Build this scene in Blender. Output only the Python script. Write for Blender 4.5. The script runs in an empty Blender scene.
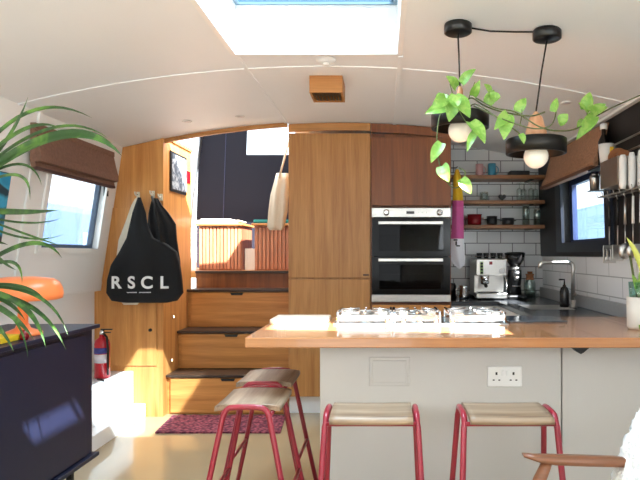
import bpy, bmesh, math, random
from mathutils import Vector, Matrix, noise
random.seed(7)
C = bpy.context.scene.collection
PI = math.pi
# ------------------------------------------------------------------ camera
cam = bpy.data.cameras.new('camera'); co = bpy.data.objects.new('camera', cam); C.objects.link(co)
co.location = (0, 0, 1.2); co.rotation_euler = (PI/2, 0, 0)
cam.sensor_width = 36; cam.lens = 33.75; cam.shift_x = -0.0984; cam.shift_y = 0.0234
cam.clip_start = .05; cam.clip_end = 200
bpy.context.scene.camera = co
# ------------------------------------------------------------------ world, sun, exposure
sc = bpy.context.scene
sc.view_settings.view_transform = 'Standard'; sc.view_settings.look = 'None'
sc.view_settings.gamma = 1; sc.view_settings.exposure = 0.44
w = bpy.data.worlds.new('sky'); sc.world = w; w.use_nodes = True
nt = w.node_tree; bg = nt.nodes['Background']
tc = nt.nodes.new('ShaderNodeTexCoord'); sx = nt.nodes.new('ShaderNodeSeparateXYZ'); rp = nt.nodes.new('ShaderNodeValToRGB')
nt.links.new(tc.outputs['Generated'], sx.inputs[0]); nt.links.new(sx.outputs['Z'], rp.inputs[0]); nt.links.new(rp.outputs[0], bg.inputs[0])
rp.color_ramp.elements[0].position = 0; rp.color_ramp.elements[0].color = (.92, .96, 1, 1)
rp.color_ramp.elements[1].position = .9; rp.color_ramp.elements[1].color = (.72, .86, 1, 1)
WORLD = 2.1; bg.inputs[1].default_value = WORLD
sun = bpy.data.lights.new('sun', 'SUN'); sun.energy = 38; sun.angle = .012; sun.color = (1, .985, .96)
so = bpy.data.objects.new('sun', sun); C.objects.link(so); so.location = (3, -3, 6)
so.rotation_euler = Vector((-.65, .9, -1)).to_track_quat('-Z', 'Y').to_euler()
def area(name, loc, rot, sx_, sy_, e, col=(1, 1, 1)):
    l = bpy.data.lights.new(name, 'AREA'); l.shape = 'RECTANGLE'; l.size = sx_; l.size_y = sy_; l.energy = e; l.color = col
    o = bpy.data.objects.new(name, l); C.objects.link(o); o.location = loc; o.rotation_euler = rot; return o
area('added_fill_left', (-1.9, -.3, 1.5), (PI/2, 0, -math.radians(90)), 1.2, .42, 10, (.88, .94, 1)).rotation_euler = Vector((1, .05, .4)).to_track_quat('-Z', 'Y').to_euler()  # added fill lamp at a made-up side opening behind the camera
area('added_fill_right', (1.3, -.3, 1.5), (PI/2, 0, math.radians(90)), 1.2, .42, 18, (.88, .94, 1)).rotation_euler = Vector((-1, .8, .2)).to_track_quat('-Z', 'Y').to_euler()  # matching added fill on the right, stronger, aimed at the left wall
area('daylight_skylight', (-.32, 2.3, 2.46), (0, 0, 0), .55, .95, 72, (.84, .93, 1)).data.spread = math.radians(125)
area('daylight_hatch', (-1.2, 5.0, 2.5), (math.radians(-20), 0, 0), .85, .8, 24, (1, .98, .95))

# ------------------------------------------------------------------ materials
def lin(c):
    return tuple(((v/255)/12.92 if v/255 <= .04045 else ((v/255+.055)/1.055)**2.4) for v in c)
MATS = {}
def mat(name, rgb, rough=.5, metal=0, trans=0, emit=0, bump=0, bscale=40, var=0, coat=0, sheen=0):
    m = bpy.data.materials.new(name); m.use_nodes = True; n = m.node_tree; b = n.nodes['Principled BSDF']
    c = lin(rgb); b.inputs['Base Color'].default_value = (*c, 1); b.inputs['Roughness'].default_value = rough
    b.inputs['Metallic'].default_value = metal; b.inputs['Transmission Weight'].default_value = trans
    b.inputs['Coat Weight'].default_value = coat; b.inputs['Sheen Weight'].default_value = sheen
    if emit: b.inputs['Emission Color'].default_value = (*c, 1); b.inputs['Emission Strength'].default_value = emit
    t = n.nodes.new('ShaderNodeTexCoord'); no = n.nodes.new('ShaderNodeTexNoise'); no.inputs['Scale'].default_value = bscale
    n.links.new(t.outputs['Object'], no.inputs['Vector'])
    if var:
        mx = n.nodes.new('ShaderNodeMix'); mx.data_type = 'RGBA'
        mx.inputs[6].default_value = (*[v*(1-var) for v in c], 1); mx.inputs[7].default_value = (*[min(1, v*(1+var)) for v in c], 1)
        n.links.new(no.outputs['Fac'], mx.inputs[0]); n.links.new(mx.outputs[2], b.inputs['Base Color'])
    if bump:
        bp = n.nodes.new('ShaderNodeBump'); bp.inputs['Strength'].default_value = bump; bp.inputs['Distance'].default_value = .01
        n.links.new(no.outputs['Fac'], bp.inputs['Height']); n.links.new(bp.outputs[0], b.inputs['Normal'])
    MATS[name] = m; return m
def wood(name, c1, c2, axis='z', sc_=1.0, rough=.4, coat=0):
    m = bpy.data.materials.new(name); m.use_nodes = True; n = m.node_tree; b = n.nodes['Principled BSDF']
    t = n.nodes.new('ShaderNodeTexCoord'); mp = n.nodes.new('ShaderNodeMapping')
    s = {'x': (1.2, 22, 22), 'y': (22, 1.2, 22), 'z': (22, 22, 1.2)}[axis]
    mp.inputs['Scale'].default_value = [v*sc_ for v in s]
    n.links.new(t.outputs['Object'], mp.inputs[0])
    no = n.nodes.new('ShaderNodeTexNoise'); no.inputs['Scale'].default_value = 1; no.inputs['Detail'].default_value = 6; no.inputs['Distortion'].default_value = .6
    n2 = n.nodes.new('ShaderNodeTexNoise'); n2.inputs['Scale'].default_value = 6; n2.inputs['Detail'].default_value = 3
    n.links.new(mp.outputs[0], no.inputs['Vector']); n.links.new(mp.outputs[0], n2.inputs['Vector'])
    ad = n.nodes.new('ShaderNodeMath'); ad.operation = 'MULTIPLY_ADD'; ad.inputs[1].default_value = .35
    n.links.new(n2.outputs['Fac'], ad.inputs[0]); n.links.new(no.outputs['Fac'], ad.inputs[2])
    r = n.nodes.new('ShaderNodeValToRGB'); n.links.new(ad.outputs[0], r.inputs[0])
    r.color_ramp.elements[0].position = .45; r.color_ramp.elements[1].position = .9
    r.color_ramp.elements[0].color = (*lin(c2), 1); r.color_ramp.elements[1].color = (*lin(c1), 1)
    n.links.new(r.outputs[0], b.inputs['Base Color']); b.inputs['Roughness'].default_value = rough; b.inputs['Coat Weight'].default_value = coat
    bp = n.nodes.new('ShaderNodeBump'); bp.inputs['Strength'].default_value = .08; n.links.new(ad.outputs[0], bp.inputs['Height']); n.links.new(bp.outputs[0], b.inputs['Normal'])
    MATS[name] = m; return m
def tile(name, plane, c1=(222, 222, 222), c2=(210, 212, 214), tw=.2, th=.1, mort=(112, 112, 114)):
    m = bpy.data.materials.new(name); m.use_nodes = True; n = m.node_tree; b = n.nodes['Principled BSDF']
    t = n.nodes.new('ShaderNodeTexCoord'); s = n.nodes.new('ShaderNodeSeparateXYZ'); cb = n.nodes.new('ShaderNodeCombineXYZ')
    n.links.new(t.outputs['Object'], s.inputs[0]); n.links.new(s.outputs[plane], cb.inputs[0]); n.links.new(s.outputs['Z'], cb.inputs[1])
    br = n.nodes.new('ShaderNodeTexBrick'); n.links.new(cb.outputs[0], br.inputs['Vector'])
    br.inputs['Scale'].default_value = 1; br.inputs['Brick Width'].default_value = tw; br.inputs['Row Height'].default_value = th
    br.inputs['Mortar Size'].default_value = .0035; br.inputs['Mortar Smooth'].default_value = 0
    br.inputs['Color1'].default_value = (*lin(c1), 1); br.inputs['Color2'].default_value = (*lin(c2), 1)
    br.inputs['Mortar'].default_value = (*lin(mort), 1)
    n.links.new(br.outputs['Color'], b.inputs['Base Color']); b.inputs['Roughness'].default_value = .2
    bp = n.nodes.new('ShaderNodeBump'); bp.inputs['Strength'].default_value = .3; bp.inputs['Distance'].default_value = .002; bp.invert = True
    n.links.new(br.outputs['Fac'], bp.inputs['Height']); n.links.new(bp.outputs[0], b.inputs['Normal'])
    return m
def glass(name, tint, gloss=.08, rough=.02):
    m = bpy.data.materials.new(name); m.use_nodes = True; n = m.node_tree; n.nodes.remove(n.nodes['Principled BSDF']); out = n.nodes['Material Output']
    tr = n.nodes.new('ShaderNodeBsdfTransparent'); tr.inputs[0].default_value = (*tint, 1)
    gl = n.nodes.new('ShaderNodeBsdfGlossy'); gl.inputs['Roughness'].default_value = rough
    fr = n.nodes.new('ShaderNodeLayerWeight'); fr.inputs[0].default_value = .25
    ma = n.nodes.new('ShaderNodeMath'); ma.operation = 'MULTIPLY_ADD'; ma.inputs[1].default_value = .35; ma.inputs[2].default_value = gloss
    mx = n.nodes.new('ShaderNodeMixShader'); n.links.new(fr.outputs['Facing'], ma.inputs[0]); n.links.new(ma.outputs[0], mx.inputs[0])
    n.links.new(tr.outputs[0], mx.inputs[1]); n.links.new(gl.outputs[0], mx.inputs[2]); n.links.new(mx.outputs[0], out.inputs[0]); return m
def ramp_mat(name, axis, stops, rough=.8, const=True, nscale=None):
    """colours in bands along the object's own axis (dyed cloth, printed labels), or by noise"""
    m = bpy.data.materials.new(name); m.use_nodes = True; n = m.node_tree; b = n.nodes['Principled BSDF']
    t = n.nodes.new('ShaderNodeTexCoord'); r = n.nodes.new('ShaderNodeValToRGB'); b.inputs['Roughness'].default_value = rough
    if nscale:
        no = n.nodes.new('ShaderNodeTexNoise'); no.inputs['Scale'].default_value = nscale; no.inputs['Distortion'].default_value = 1.2
        n.links.new(t.outputs['Object'], no.inputs['Vector']); n.links.new(no.outputs['Fac'], r.inputs[0])
    else:
        s = n.nodes.new('ShaderNodeSeparateXYZ'); n.links.new(t.outputs['Generated'], s.inputs[0]); n.links.new(s.outputs[axis], r.inputs[0])
    if const: r.color_ramp.interpolation = 'CONSTANT'
    for i, (p, c) in enumerate(stops):
        e = r.color_ramp.elements[i] if i < 2 else r.color_ramp.elements.new(p)
        e.position = p; e.color = (*lin(c), 1)
    n.links.new(r.outputs[0], b.inputs['Base Color']); return m

M = dict(
 white=mat('white_paint', (244, 244, 243), .35, var=.02, bscale=3), ceil=mat('ceiling_paint', (240, 242, 244), .45, var=.02, bscale=2),
 panel=mat('island_paint', (202, 200, 197), .35, var=.02, bscale=2), floor=None, black=mat('black_paint', (17, 17, 19), .5, var=.2),
 blackgl=mat('black_plastic', (12, 12, 13), .3), navy=mat('navy_lacquer', (22, 27, 50), .42), canvas=mat('navy_canvas', (11, 13, 32), .8, bump=.1, bscale=8),
 steel=mat('brushed_steel', (196, 194, 190), .3, 1, var=.06, bscale=30), chrome=mat('chrome', (225, 225, 225), .12, 1),
 stone=mat('dark_stone', (62, 64, 68), .22, var=.3, bscale=25), red=mat('red_enamel', (150, 34, 52), .32, coat=.3),
 cloth=mat('black_cloth', (15, 15, 17), .9, bump=.3, bscale=15), cream=mat('cream_cloth', (222, 212, 192), .9, bump=.3, bscale=30),
 whitepl=mat('white_plastic', (238, 238, 236), .3), globe=mat('opal_glass', (250, 240, 222), .25, emit=.12),
 shade=mat('dark_metal_shade', (44, 42, 40), .35, .8), neck=wood('pale_wood_neck', (226, 168, 128), (205, 142, 100), 'z', 2),
 orange=None, green=ramp_mat('leaf_green', 'Z', [(0, (92, 138, 52)), (.48, (122, 168, 66)), (.6, (146, 182, 86))], .4, False, 30),
 dgreen=ramp_mat('strap_leaf_green', 'Z', [(0, (34, 54, 32)), (.5, (48, 84, 36)), (.66, (96, 140, 56))], .35, False, 9),
 stem=mat('vine_stem', (84, 96, 50), .6), bark=mat('bark', (120, 92, 60), .9, bump=.5),
 oak=wood('oak_veneer', (200, 144, 80), (164, 106, 52), 'z'), oakx=wood('oak_veneer_across', (198, 140, 78), (160, 102, 50), 'x'),
 walnut=wood('darker_veneer', (150, 86, 40), (112, 58, 24), 'z'), drawer=wood('stair_veneer', (222, 156, 84), (184, 118, 56), 'x'),
 oakl=wood('warm_oak_panel', (224, 162, 92), (190, 122, 60), 'z'), dark=wood('dark_tread', (70, 48, 34), (44, 30, 22), 'x'), top=wood('worktop_oak', (196, 138, 90), (162, 104, 60), 'x', 1, .25, .35),
 slat=wood('red_slat', (176, 116, 84), (134, 78, 54), 'z'), shelf=wood('shelf_wood', (158, 108, 66), (116, 72, 40), 'x'),
 seat=wood('worn_seat_wood', (172, 148, 122), (122, 98, 76), 'x', 1.3, .45), arm=wood('teak', (142, 92, 62), (104, 62, 38), 'x', 1, .35),
 tileb=tile('back_wall_tile', 'X'), tiler=tile('side_wall_tile', 'Y', (248, 248, 248), (242, 243, 244), .4, .119, (186, 188, 188)), rattan=mat('woven_blind', (168, 124, 94), .9, bump=1, bscale=70, var=.55),
 blindl=mat('brown_blind', (128, 94, 78), .85, bump=.5, bscale=60, var=.3), clear=glass('window_glass', (.93, .96, .98)), skyg=glass('skylight_glass', (.5, .56, .6)),
 oveng=glass('oven_glass', (.22, .22, .23), .012), jar=glass('jar_glass', (.86, .92, .9), .12), teal=mat('teal_fabric', (20, 104, 96), .8),
 paper=mat('paper', (226, 216, 200), .8), yellow=mat('yellow_cover', (226, 186, 30), .5), pink=mat('pink_glaze', (196, 150, 150), .3),
 blue=mat('blue_glaze', (60, 140, 170), .3), redgl=mat('red_glaze', (130, 16, 26), .25), soapb=mat('dark_bottle', (24, 20, 18), .2),
 fire=mat('extinguisher_red', (190, 16, 34), .28, coat=.4), label=mat('label_print', (226, 216, 220), .5), labelb=mat('label_blue', (60, 60, 130), .5), brass=mat('brown_leather', (150, 92, 52), .6, var=.2),
 terra=mat('pot_ceramic', (224, 218, 208), .5), tulip=mat('yellow_petal', (220, 222, 110), .5), throw=mat('fluffy_throw', (246, 244, 240), 1, bump=1, bscale=120, sheen=.3),
 water=mat('canal_water', (160, 176, 176), .08), cabin=mat('pale_blue_cabin', (150, 178, 214), .5), hull=mat('boat_hull', (120, 146, 182), .5, var=.1, bscale=2), quay=mat('quay_stone', (168, 172, 170), .8, var=.2, bscale=3), hedge=mat('hedge', (84, 108, 66), .9, bump=1, bscale=5),
 inside=mat('oven_cavity', (34, 34, 36), .5), line=mat('seam_shadow_gap', (60, 40, 28), .8), soil=mat('soil', (40, 28, 20), 1), sig=mat('screen_green', (150, 180, 110), .4),
)
def floor_mat():
    m = mat('floor_resin', (180, 160, 126), .16, var=.12, bscale=1.6); m.node_tree.nodes['Principled BSDF'].inputs['Coat Weight'].default_value = .3; return m
M['floor'] = floor_mat()
M['ovenblk'] = mat('black_oven_enamel', (8, 8, 9), .18); M['ovenblk'].node_tree.nodes['Principled BSDF'].inputs['Specular IOR Level'].default_value = .18
def orange():
    m = mat('orange_translucent', (250, 146, 84), .3, emit=.12); b = m.node_tree.nodes['Principled BSDF']; b.inputs['Transmission Weight'].default_value = .25; return m
M['orange'] = orange()
# rug: coarse woven pattern
def rugm():
    m = mat('woven_rug', (150, 70, 84), .95); n = m.node_tree; b = n.nodes['Principled BSDF']
    t = n.nodes.new('ShaderNodeTexCoord'); ck = n.nodes.new('ShaderNodeTexVoronoi'); ck.inputs['Scale'].default_value = 38
    n.links.new(t.outputs['Object'], ck.inputs['Vector']); r = n.nodes.new('ShaderNodeValToRGB'); n.links.new(ck.outputs['Distance'], r.inputs[0])
    r.color_ramp.elements[0].color = (*lin((196, 104, 116)), 1); r.color_ramp.elements[1].color = (*lin((96, 38, 58)), 1); r.color_ramp.elements[1].position = .7
    n.links.new(r.outputs[0], b.inputs['Base Color']); bp = n.nodes.new('ShaderNodeBump'); bp.invert = True; bp.inputs['Strength'].default_value = 1; bp.inputs['Distance'].default_value = .01
    n.links.new(ck.outputs['Distance'], bp.inputs['Height']); n.links.new(bp.outputs[0], b.inputs['Normal']); return m
M['rug'] = rugm()
M['towel'] = ramp_mat('dyed_towel', 'Z', [(0, (226, 226, 232)), (.30, (196, 92, 150)), (.62, (190, 80, 140)), (.68, (206, 164, 30))], .9)
M['art'] = ramp_mat('blue_abstract_paint', 'Z', [(0, (14, 40, 60)), (.42, (10, 30, 46)), (.47, (30, 150, 196)), (.6, (60, 176, 216)), (.7, (16, 60, 80))], .5, False, 4)
M['sketch'] = ramp_mat('grey_print', 'Z', [(0, (50, 56, 66)), (.5, (96, 104, 116)), (.6, (190, 194, 198))], .4, False, 18)

# ------------------------------------------------------------------ mesh helpers
class MB:
    def __init__(s): s.b = bmesh.new(); s.mi = 0; s.mats = []
    def box(s, x0, x1, y0, y1, z0, z1, bev=0, rot=None, seg=2):
        t = bmesh.new(); bmesh.ops.create_cube(t, size=1)
        for v in t.verts: v.co = Vector(((v.co.x+.5)*(x1-x0)+x0, (v.co.y+.5)*(y1-y0)+y0, (v.co.z+.5)*(z1-z0)+z0))
        if bev: bmesh.ops.bevel(t, geom=t.edges[:], offset=bev, segments=seg, profile=.5, affect='EDGES', clamp_overlap=True)
        if rot:
            c = Vector(((x0+x1)/2, (y0+y1)/2, (z0+z1)/2)); R = rot.to_4x4() if len(rot) == 3 else rot
            bmesh.ops.transform(t, matrix=Matrix.Translation(c) @ R @ Matrix.Translation(-c), verts=t.verts)
        s.add(t); return s
    def add(s, t):
        off = {}
        for v in t.verts: off[v] = s.b.verts.new(v.co)
        for f in t.faces:
            try: nf = s.b.faces.new([off[v] for v in f.verts]); nf.smooth = f.smooth
            except ValueError: pass
        t.free()
    def quadgrid(s, rows, closed=False, smooth=True, cap=False):
        vs = [[s.b.verts.new(p) for p in r] for r in rows]
        n = len(rows[0])
        for i in range(len(rows)-1):
            for j in range(n if closed else n-1):
                k = (j+1) % n
                f = s.b.faces.new((vs[i][j], vs[i][k], vs[i+1][k], vs[i+1][j])); f.smooth = smooth
        if cap:
            s.b.faces.new(vs[0][::-1]); s.b.faces.new(vs[-1])
        return s
    def tube(s, pts, r, seg=10, cap=True):
        pts = [Vector(p) for p in pts]; rows = []; prev = None
        for i, p in enumerate(pts):
            d = (pts[min(i+1, len(pts)-1)]-pts[max(i-1, 0)]).normalized()
            if prev is None:
                a = Vector((0, 0, 1)) if abs(d.z) < .9 else Vector((1, 0, 0)); u = d.cross(a).normalized()
            else: u = (prev-d*prev.dot(d)).normalized()
            prev = u; v = d.cross(u); rr = r[i] if isinstance(r, (list, tuple)) else r
            rows.append([p+(u*math.cos(2*PI*k/seg)+v*math.sin(2*PI*k/seg))*rr for k in range(seg)])
        return s.quadgrid(rows, True, True, cap)
    def lathe(s, prof, c, seg=28, axis='z', smooth=True):
        cx, cy, cz = c; rows = []
        for r, h in prof:
            r = max(r, .0004)
            row = []
            for k in range(seg):
                a = 2*PI*k/seg; u, v = r*math.cos(a), r*math.sin(a)
                row.append({'z': (cx+u, cy+v, cz+h), 'y': (cx+u, cy+h, cz-v), 'x': (cx+h, cy+u, cz+v)}[axis])
            rows.append(row)
        return s.quadgrid(rows, True, smooth, True)
    def sphere(s, c, r, sc3=(1, 1, 1)):
        t = bmesh.new(); bmesh.ops.create_uvsphere(t, u_segments=24, v_segments=14, radius=r)
        for v in t.verts: v.co = Vector((v.co.x*sc3[0]+c[0], v.co.y*sc3[1]+c[1], v.co.z*sc3[2]+c[2]))
        for f in t.faces: f.smooth = True
        s.add(t); return s
    def prism(s, pts, a, b, axis='y'):
        def P(p, h): return {'y': (p[0], h, p[1]), 'z': (p[0], p[1], h), 'x': (h, p[0], p[1])}[axis]
        A = [s.b.verts.new(P(p, a)) for p in pts]; B = [s.b.verts.new(P(p, b)) for p in pts]
        s.b.faces.new(A); s.b.faces.new(B[::-1])
        for i in range(len(pts)):
            k = (i+1) % len(pts); s.b.faces.new((A[i], B[i], B[k], A[k]))
        return s
    def loft(s, rows, n=40, exp=2.6, fold=0, nf=7, ph=0):
        """rows: (z, xc, yc, half width, half depth) -> closed soft body"""
        R = []
        for z, xc, yc, hw, hd in rows:
            row = []
            for k in range(n):
                a = 2*PI*k/n; c_, s_ = math.cos(a), math.sin(a)
                x = math.copysign(abs(c_)**(2/exp), c_)*hw; y = math.copysign(abs(s_)**(2/exp), s_)*hd
                y += fold*hd*math.sin(nf*x/max(hw, .001)*1.3+ph+z*4)
                row.append((xc+x, yc+y, z))
            R.append(row)
        return s.quadgrid(R, True, True, True)
    def slab(s, us, vs, solid, front, back):
        n, m = len(us)-1, len(vs)-1; F = {}; B = {}
        def g(D, fn, i, j):
            if (i, j) not in D: D[(i, j)] = s.b.verts.new(fn(us[i], vs[j]))
            return D[(i, j)]
        S = lambda i, j: 0 <= i < n and 0 <= j < m and solid((us[i]+us[i+1])/2, (vs[j]+vs[j+1])/2)
        for i in range(n):
            for j in range(m):
                if not S(i, j): continue
                s.b.faces.new([g(F, front, *p) for p in ((i, j), (i+1, j), (i+1, j+1), (i, j+1))])
                s.b.faces.new([g(B, back, *p) for p in ((i, j+1), (i+1, j+1), (i+1, j), (i, j))])
                for (di, dj, p, q) in ((-1, 0, (i, j), (i, j+1)), (1, 0, (i+1, j+1), (i+1, j)), (0, -1, (i+1, j), (i, j)), (0, 1, (i, j+1), (i+1, j+1))):
                    if not S(i+di, j+dj): s.b.faces.new((g(F, front, *p), g(F, front, *q), g(B, back, *q), g(B, back, *p)))
        return s

def obj(name, mb, m, parent=None, keep=False):
    bmesh.ops.recalc_face_normals(mb.b, faces=mb.b.faces[:])
    me = bpy.data.meshes.new(name); mb.b.to_mesh(me); mb.b.free(); me.materials.append(m)
    o = bpy.data.objects.new(name, me); C.objects.link(o)
    if parent is not None:
        o.parent = parent; r = parent
        while r.parent: r = r.parent
        off = Vector(r.location)
        me.transform(Matrix.Translation(-off))
    elif not keep:
        xs = [v.co for v in me.vertices]
        c = Vector(((min(v.x for v in xs)+max(v.x for v in xs))/2, (min(v.y for v in xs)+max(v.y for v in xs))/2, min(v.z for v in xs)))
        me.transform(Matrix.Translation(-c)); o.location = c
    return o
def thing(name, label, cat, loc=(0, 0, 0), group=None):
    o = bpy.data.objects.new(name, None); C.objects.link(o); o.location = loc; o.empty_display_size = .05
    o['label'] = label; o['category'] = cat
    if group: o['group'] = group
    return o
def tag(o, label, cat, group=None):
    o['label'] = label; o['category'] = cat
    if group: o['group'] = group
    return o
def struct(name, mb, m, parent=None):
    o = obj(name, mb, m, parent, True)
    if not parent: o['kind'] = 'structure'
    return o
def copy_tree(o, parent=None):
    c = o.copy(); C.objects.link(c); c.parent = parent
    for ch in [x for x in bpy.data.objects if x.parent == o]: copy_tree(ch, c)
    return c
def text_mb(s, size, ext, fit=None):
    cu = bpy.data.curves.new('t', 'FONT'); cu.body = s; cu.size = size; cu.extrude = ext; cu.align_x = 'CENTER'; cu.space_character = 1.75; cu.offset = .003 if size > .05 else 0
    t = bpy.data.objects.new('t', cu); C.objects.link(t); bpy.context.view_layer.update()
    me = bpy.data.meshes.new_from_object(t.evaluated_get(bpy.context.evaluated_depsgraph_get()))
    bpy.data.objects.remove(t); mb = MB(); mb.b.from_mesh(me); bpy.data.meshes.remove(me); return mb
def P(px, py, Y): return Vector(((px-383)*Y/600, Y, 1.2-(py-255)*Y/600))

# ------------------------------------------------------------------ structure
zc = lambda x: 2.2-.076*(x+.31)**2
XR = lambda z: 1.36-.03*(z-.95)
XL = lambda z: -2.09+.152*(z-.95)
struct('floor', MB().box(-2.25, 1.75, -1.6, 5.2, -.06, 0), M['floor'])
us = sorted(set([-2.02+i*.1 for i in range(35)]+[-1.63, -.71, -.735, .085, .33, 1.3, -.325, -.23, 1.4]))
us = [u for u in us if u <= 1.4]
vs = sorted([-1.6, .79, 1.25, 1.38, 1.76, 1.735, 2.945, 4.5, 5.16])
def csolid(x, y):
    if -1.63 < x < -.71 and y > 4.5: return False
    if x < -1.63 and y > 4.5: return False
    if -.735 < x < .085 and 1.735 < y < 2.945: return False
    if .33 < x < 1.3 and 1.38 < y < 1.76: return False  # unseen ceiling opening, added to drop sun onto the island worktop
    if -.325 < x < -.23 and .79 < y < 1.25: return False  # unseen narrow slot, added to cast a sun patch on the sideboard
    return True
cl = struct('ceiling', MB().slab(us, vs, csolid, lambda x, y: (x, y, zc(x)), lambda x, y: (x, y, zc(x)+.06)), M['ceil'])
def arcbar(mb, x0, x1, y0, y1, dz, top=0.0, n=24):
    xs = [x0+(x1-x0)*i/n for i in range(n+1)]
    return mb.slab(xs, [y0, y1], lambda a, b: True, lambda x, y: (x, y, zc(x)+top), lambda x, y: (x, y, zc(x)-dz))
for i, (x0, x1, y0, y1) in enumerate([(-1.95, 1.31, 3.17, 3.2), (-.735, -.715, 2.96, 4.49), (.075, .1, 2.96, 4.5), (-1.95, 1.3, 1.2, 1.23)]):
    struct('trim_%d' % (i+1), arcbar(MB(), x0, x1, y0, y1, .012 if i == 2 else .005, .001), M['ceil'])
# skylight: upstand, dark frame, pane
sk = MB()
for x0, x1, y0, y1 in ((-.745, -.72, 1.72, 2.955), (.07, .095, 1.72, 2.955), (-.72, .07, 2.93, 2.955), (-.72, .07, 1.72, 1.75)): sk.box(x0, x1, y0, y1, 2.18, 2.42)
ws = struct('window_3', sk, M['white'])
fr = MB()
for x0, x1, y0, y1 in ((-.76, -.70, 1.70, 2.97), (.05, .11, 1.70, 2.97), (-.70, .05, 2.915, 2.97), (-.70, .05, 1.70, 1.76)): fr.box(x0, x1, y0, y1, 2.42, 2.45)
obj('window_frame', fr, mat('grey_blue_frame', (120, 150, 170), .4), ws); obj('pane', MB().box(-.70, .05, 1.76, 2.915, 2.43, 2.44), M['skyg'], ws)
# walls left
def lslab(ys, zs, hole, X, t, sgn):
    return MB().slab(ys, zs, lambda y, z: not hole(y, z), lambda y, z: (X(z), y, z), lambda y, z: (X(z)+sgn*t, y, z))
struct('wall_left', lslab([-1.6, -.9, .2, 3.55, 4.32, 4.45], [.95, 1.23, 1.75, 2.06], lambda y, z: (3.55 < y < 4.32 or -.9 < y < .2) and 1.23 < z < 1.75, XL, .09, -1), M['white'])  # the hole behind the camera is an added opening for fill daylight
struct('wall_left_lower', MB().box(-2.2, -2.14, -1.6, 4.45, 0, .95), M['white'])
struct('trim_5', MB().box(-2.14, -2.09, -1.6, 4.45, .935, .95, .003), M['white'])
lw = struct('window_1', MB().slab([3.53, 3.57, 4.28, 4.34], [1.21, 1.245, 1.735, 1.77], lambda y, z: not (3.57 < y < 4.28 and 1.245 < z < 1.735), lambda y, z: (XL(z)+.012, y, z), lambda y, z: (XL(z)-.002, y, z)), M['white'])
obj('window_frame', MB().slab([3.55, 3.575, 4.29, 4.32], [1.23, 1.27, 1.73, 1.75], lambda y, z: not (3.575 < y < 4.29 and 1.27 < z < 1.73), lambda y, z: (XL(z)-.05, y, z), lambda y, z: (XL(z)-.08, y, z)), mat('slate_window_rubber', (70, 84, 104), .5), lw)
obj('pane', MB().slab([3.575, 4.29], [1.27, 1.73], lambda y, z: True, lambda y, z: (XL(z)-.062, y, z), lambda y, z: (XL(z)-.067, y, z)), M['clear'], lw)
obj('latch', MB().box(-2.0, -1.97, 4.29, 4.31, 1.62, 1.69, .004), M['black'], lw)
struct('trim_6', MB().slab([3.36, 3.385], [.96, 2.03], lambda y, z: True, lambda y, z: (XL(z)+.012, y, z), lambda y, z: (XL(z), y, z)), M['white'])
# walls right
struct('wall_right', lslab([-1.6, 5.1], [0, 1.19], lambda y, z: False, XR, .1, 1), M['tiler'])
struct('wall_right_upper', lslab([2.2, 3.55, 4.47, 5.1], [1.19, 1.27, 1.75, 2.04], lambda y, z: 3.55 < y < 4.47 and 1.27 < z < 1.75, lambda z: XR(z)-.012, .112, 1), M['black'])
struct('wall_right_front', lslab([-1.6, -.9, .2, 2.2], [1.19, 1.27, 1.75, 2.04], lambda y, z: -.9 < y < .2 and 1.27 < z < 1.75, XR, .1, 1), M['white'])  # unseen side opening added here to let daylight in
rw = struct('window_2', MB().slab([3.47, 3.57, 4.43, 4.57], [1.22, 1.29, 1.73, 1.80], lambda y, z: not (3.57 < y < 4.43 and 1.29 < z < 1.73), lambda y, z: (XR(z)-.03, y, z), lambda y, z: (XR(z)-.01, y, z)), mat('black_blue_frame', (20, 26, 40), .35))
obj('window_frame', MB().slab([3.55, 3.59, 4.41, 4.47], [1.27, 1.31, 1.71, 1.75], lambda y, z: not (3.59 < y < 4.41 and 1.31 < z < 1.71), lambda y, z: (XR(z)+.05, y, z), lambda y, z: (XR(z)+.085, y, z)), mat('navy_window_frame', (34, 48, 84), .35), rw)
obj('pane', MB().slab([3.59, 4.41], [1.31, 1.71], lambda y, z: True, lambda y, z: (XR(z)+.065, y, z), lambda y, z: (XR(z)+.07, y, z)), M['clear'], rw)
struct('trim_7', MB().box(1.28, 1.31, 2.2, 5.08, 1.985, 2.0), M['white'])
# back walls
struct('wall_back', MB().box(-.714, 1.56, 5.1, 5.16, 0, 2.14), M['tileb'])
struct('wall_back_panelled', MB().prism([(-2.14, 0), (-1.65, 0), (-1.65, 2.06), (-1.93, 1.998), (-2.02, 1.95), (-2.14, 1.1)], 4.45, 4.5), M['oakl'])
ad = struct('door_1', MB().box(-2.08, -1.675, 4.44, 4.45, .38, 1.55, .002), M['oakl'])
obj('door_handle', MB().lathe([(.012, 0), (.012, -.012), (.006, -.014)], (-1.72, 4.44, .645), 14, 'y'), M['black'], ad)
struct('wall_stair_left', MB().box(-1.65, -1.63, 4.45, 5.1, 0, 2.07), M['oakl'])
# unseen rear end of the cabin; doorway opening added to let daylight in
rr = MB().box(-2.2, -.9, -1.66, -1.6, 0, 2.1).box(.3, 1.6, -1.66, -1.6, 0, 2.1).box(-.9, .3, -1.66, -1.6, 2.02, 2.2)
struct('wall_rear', rr, M['white'])
# hatch trim
struct('trim_8', arcbar(MB(), -1.65, -.714, 4.47, 4.5, .03, -.001), M['oakx'])
struct('trim_9', MB().box(-1.66, -1.62, 4.5, 5.1, 2.07, 2.095), M['oakx'])
# white step boxes by the left wall
struct('trim_10', MB().box(-2.14, -1.85, 2.95, 4.45, 0, .34, .006), M['white'])
struct('trim_11', MB().box(-1.85, -1.76, 2.95, 4.45, 0, .1, .005), M['white'])

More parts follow.
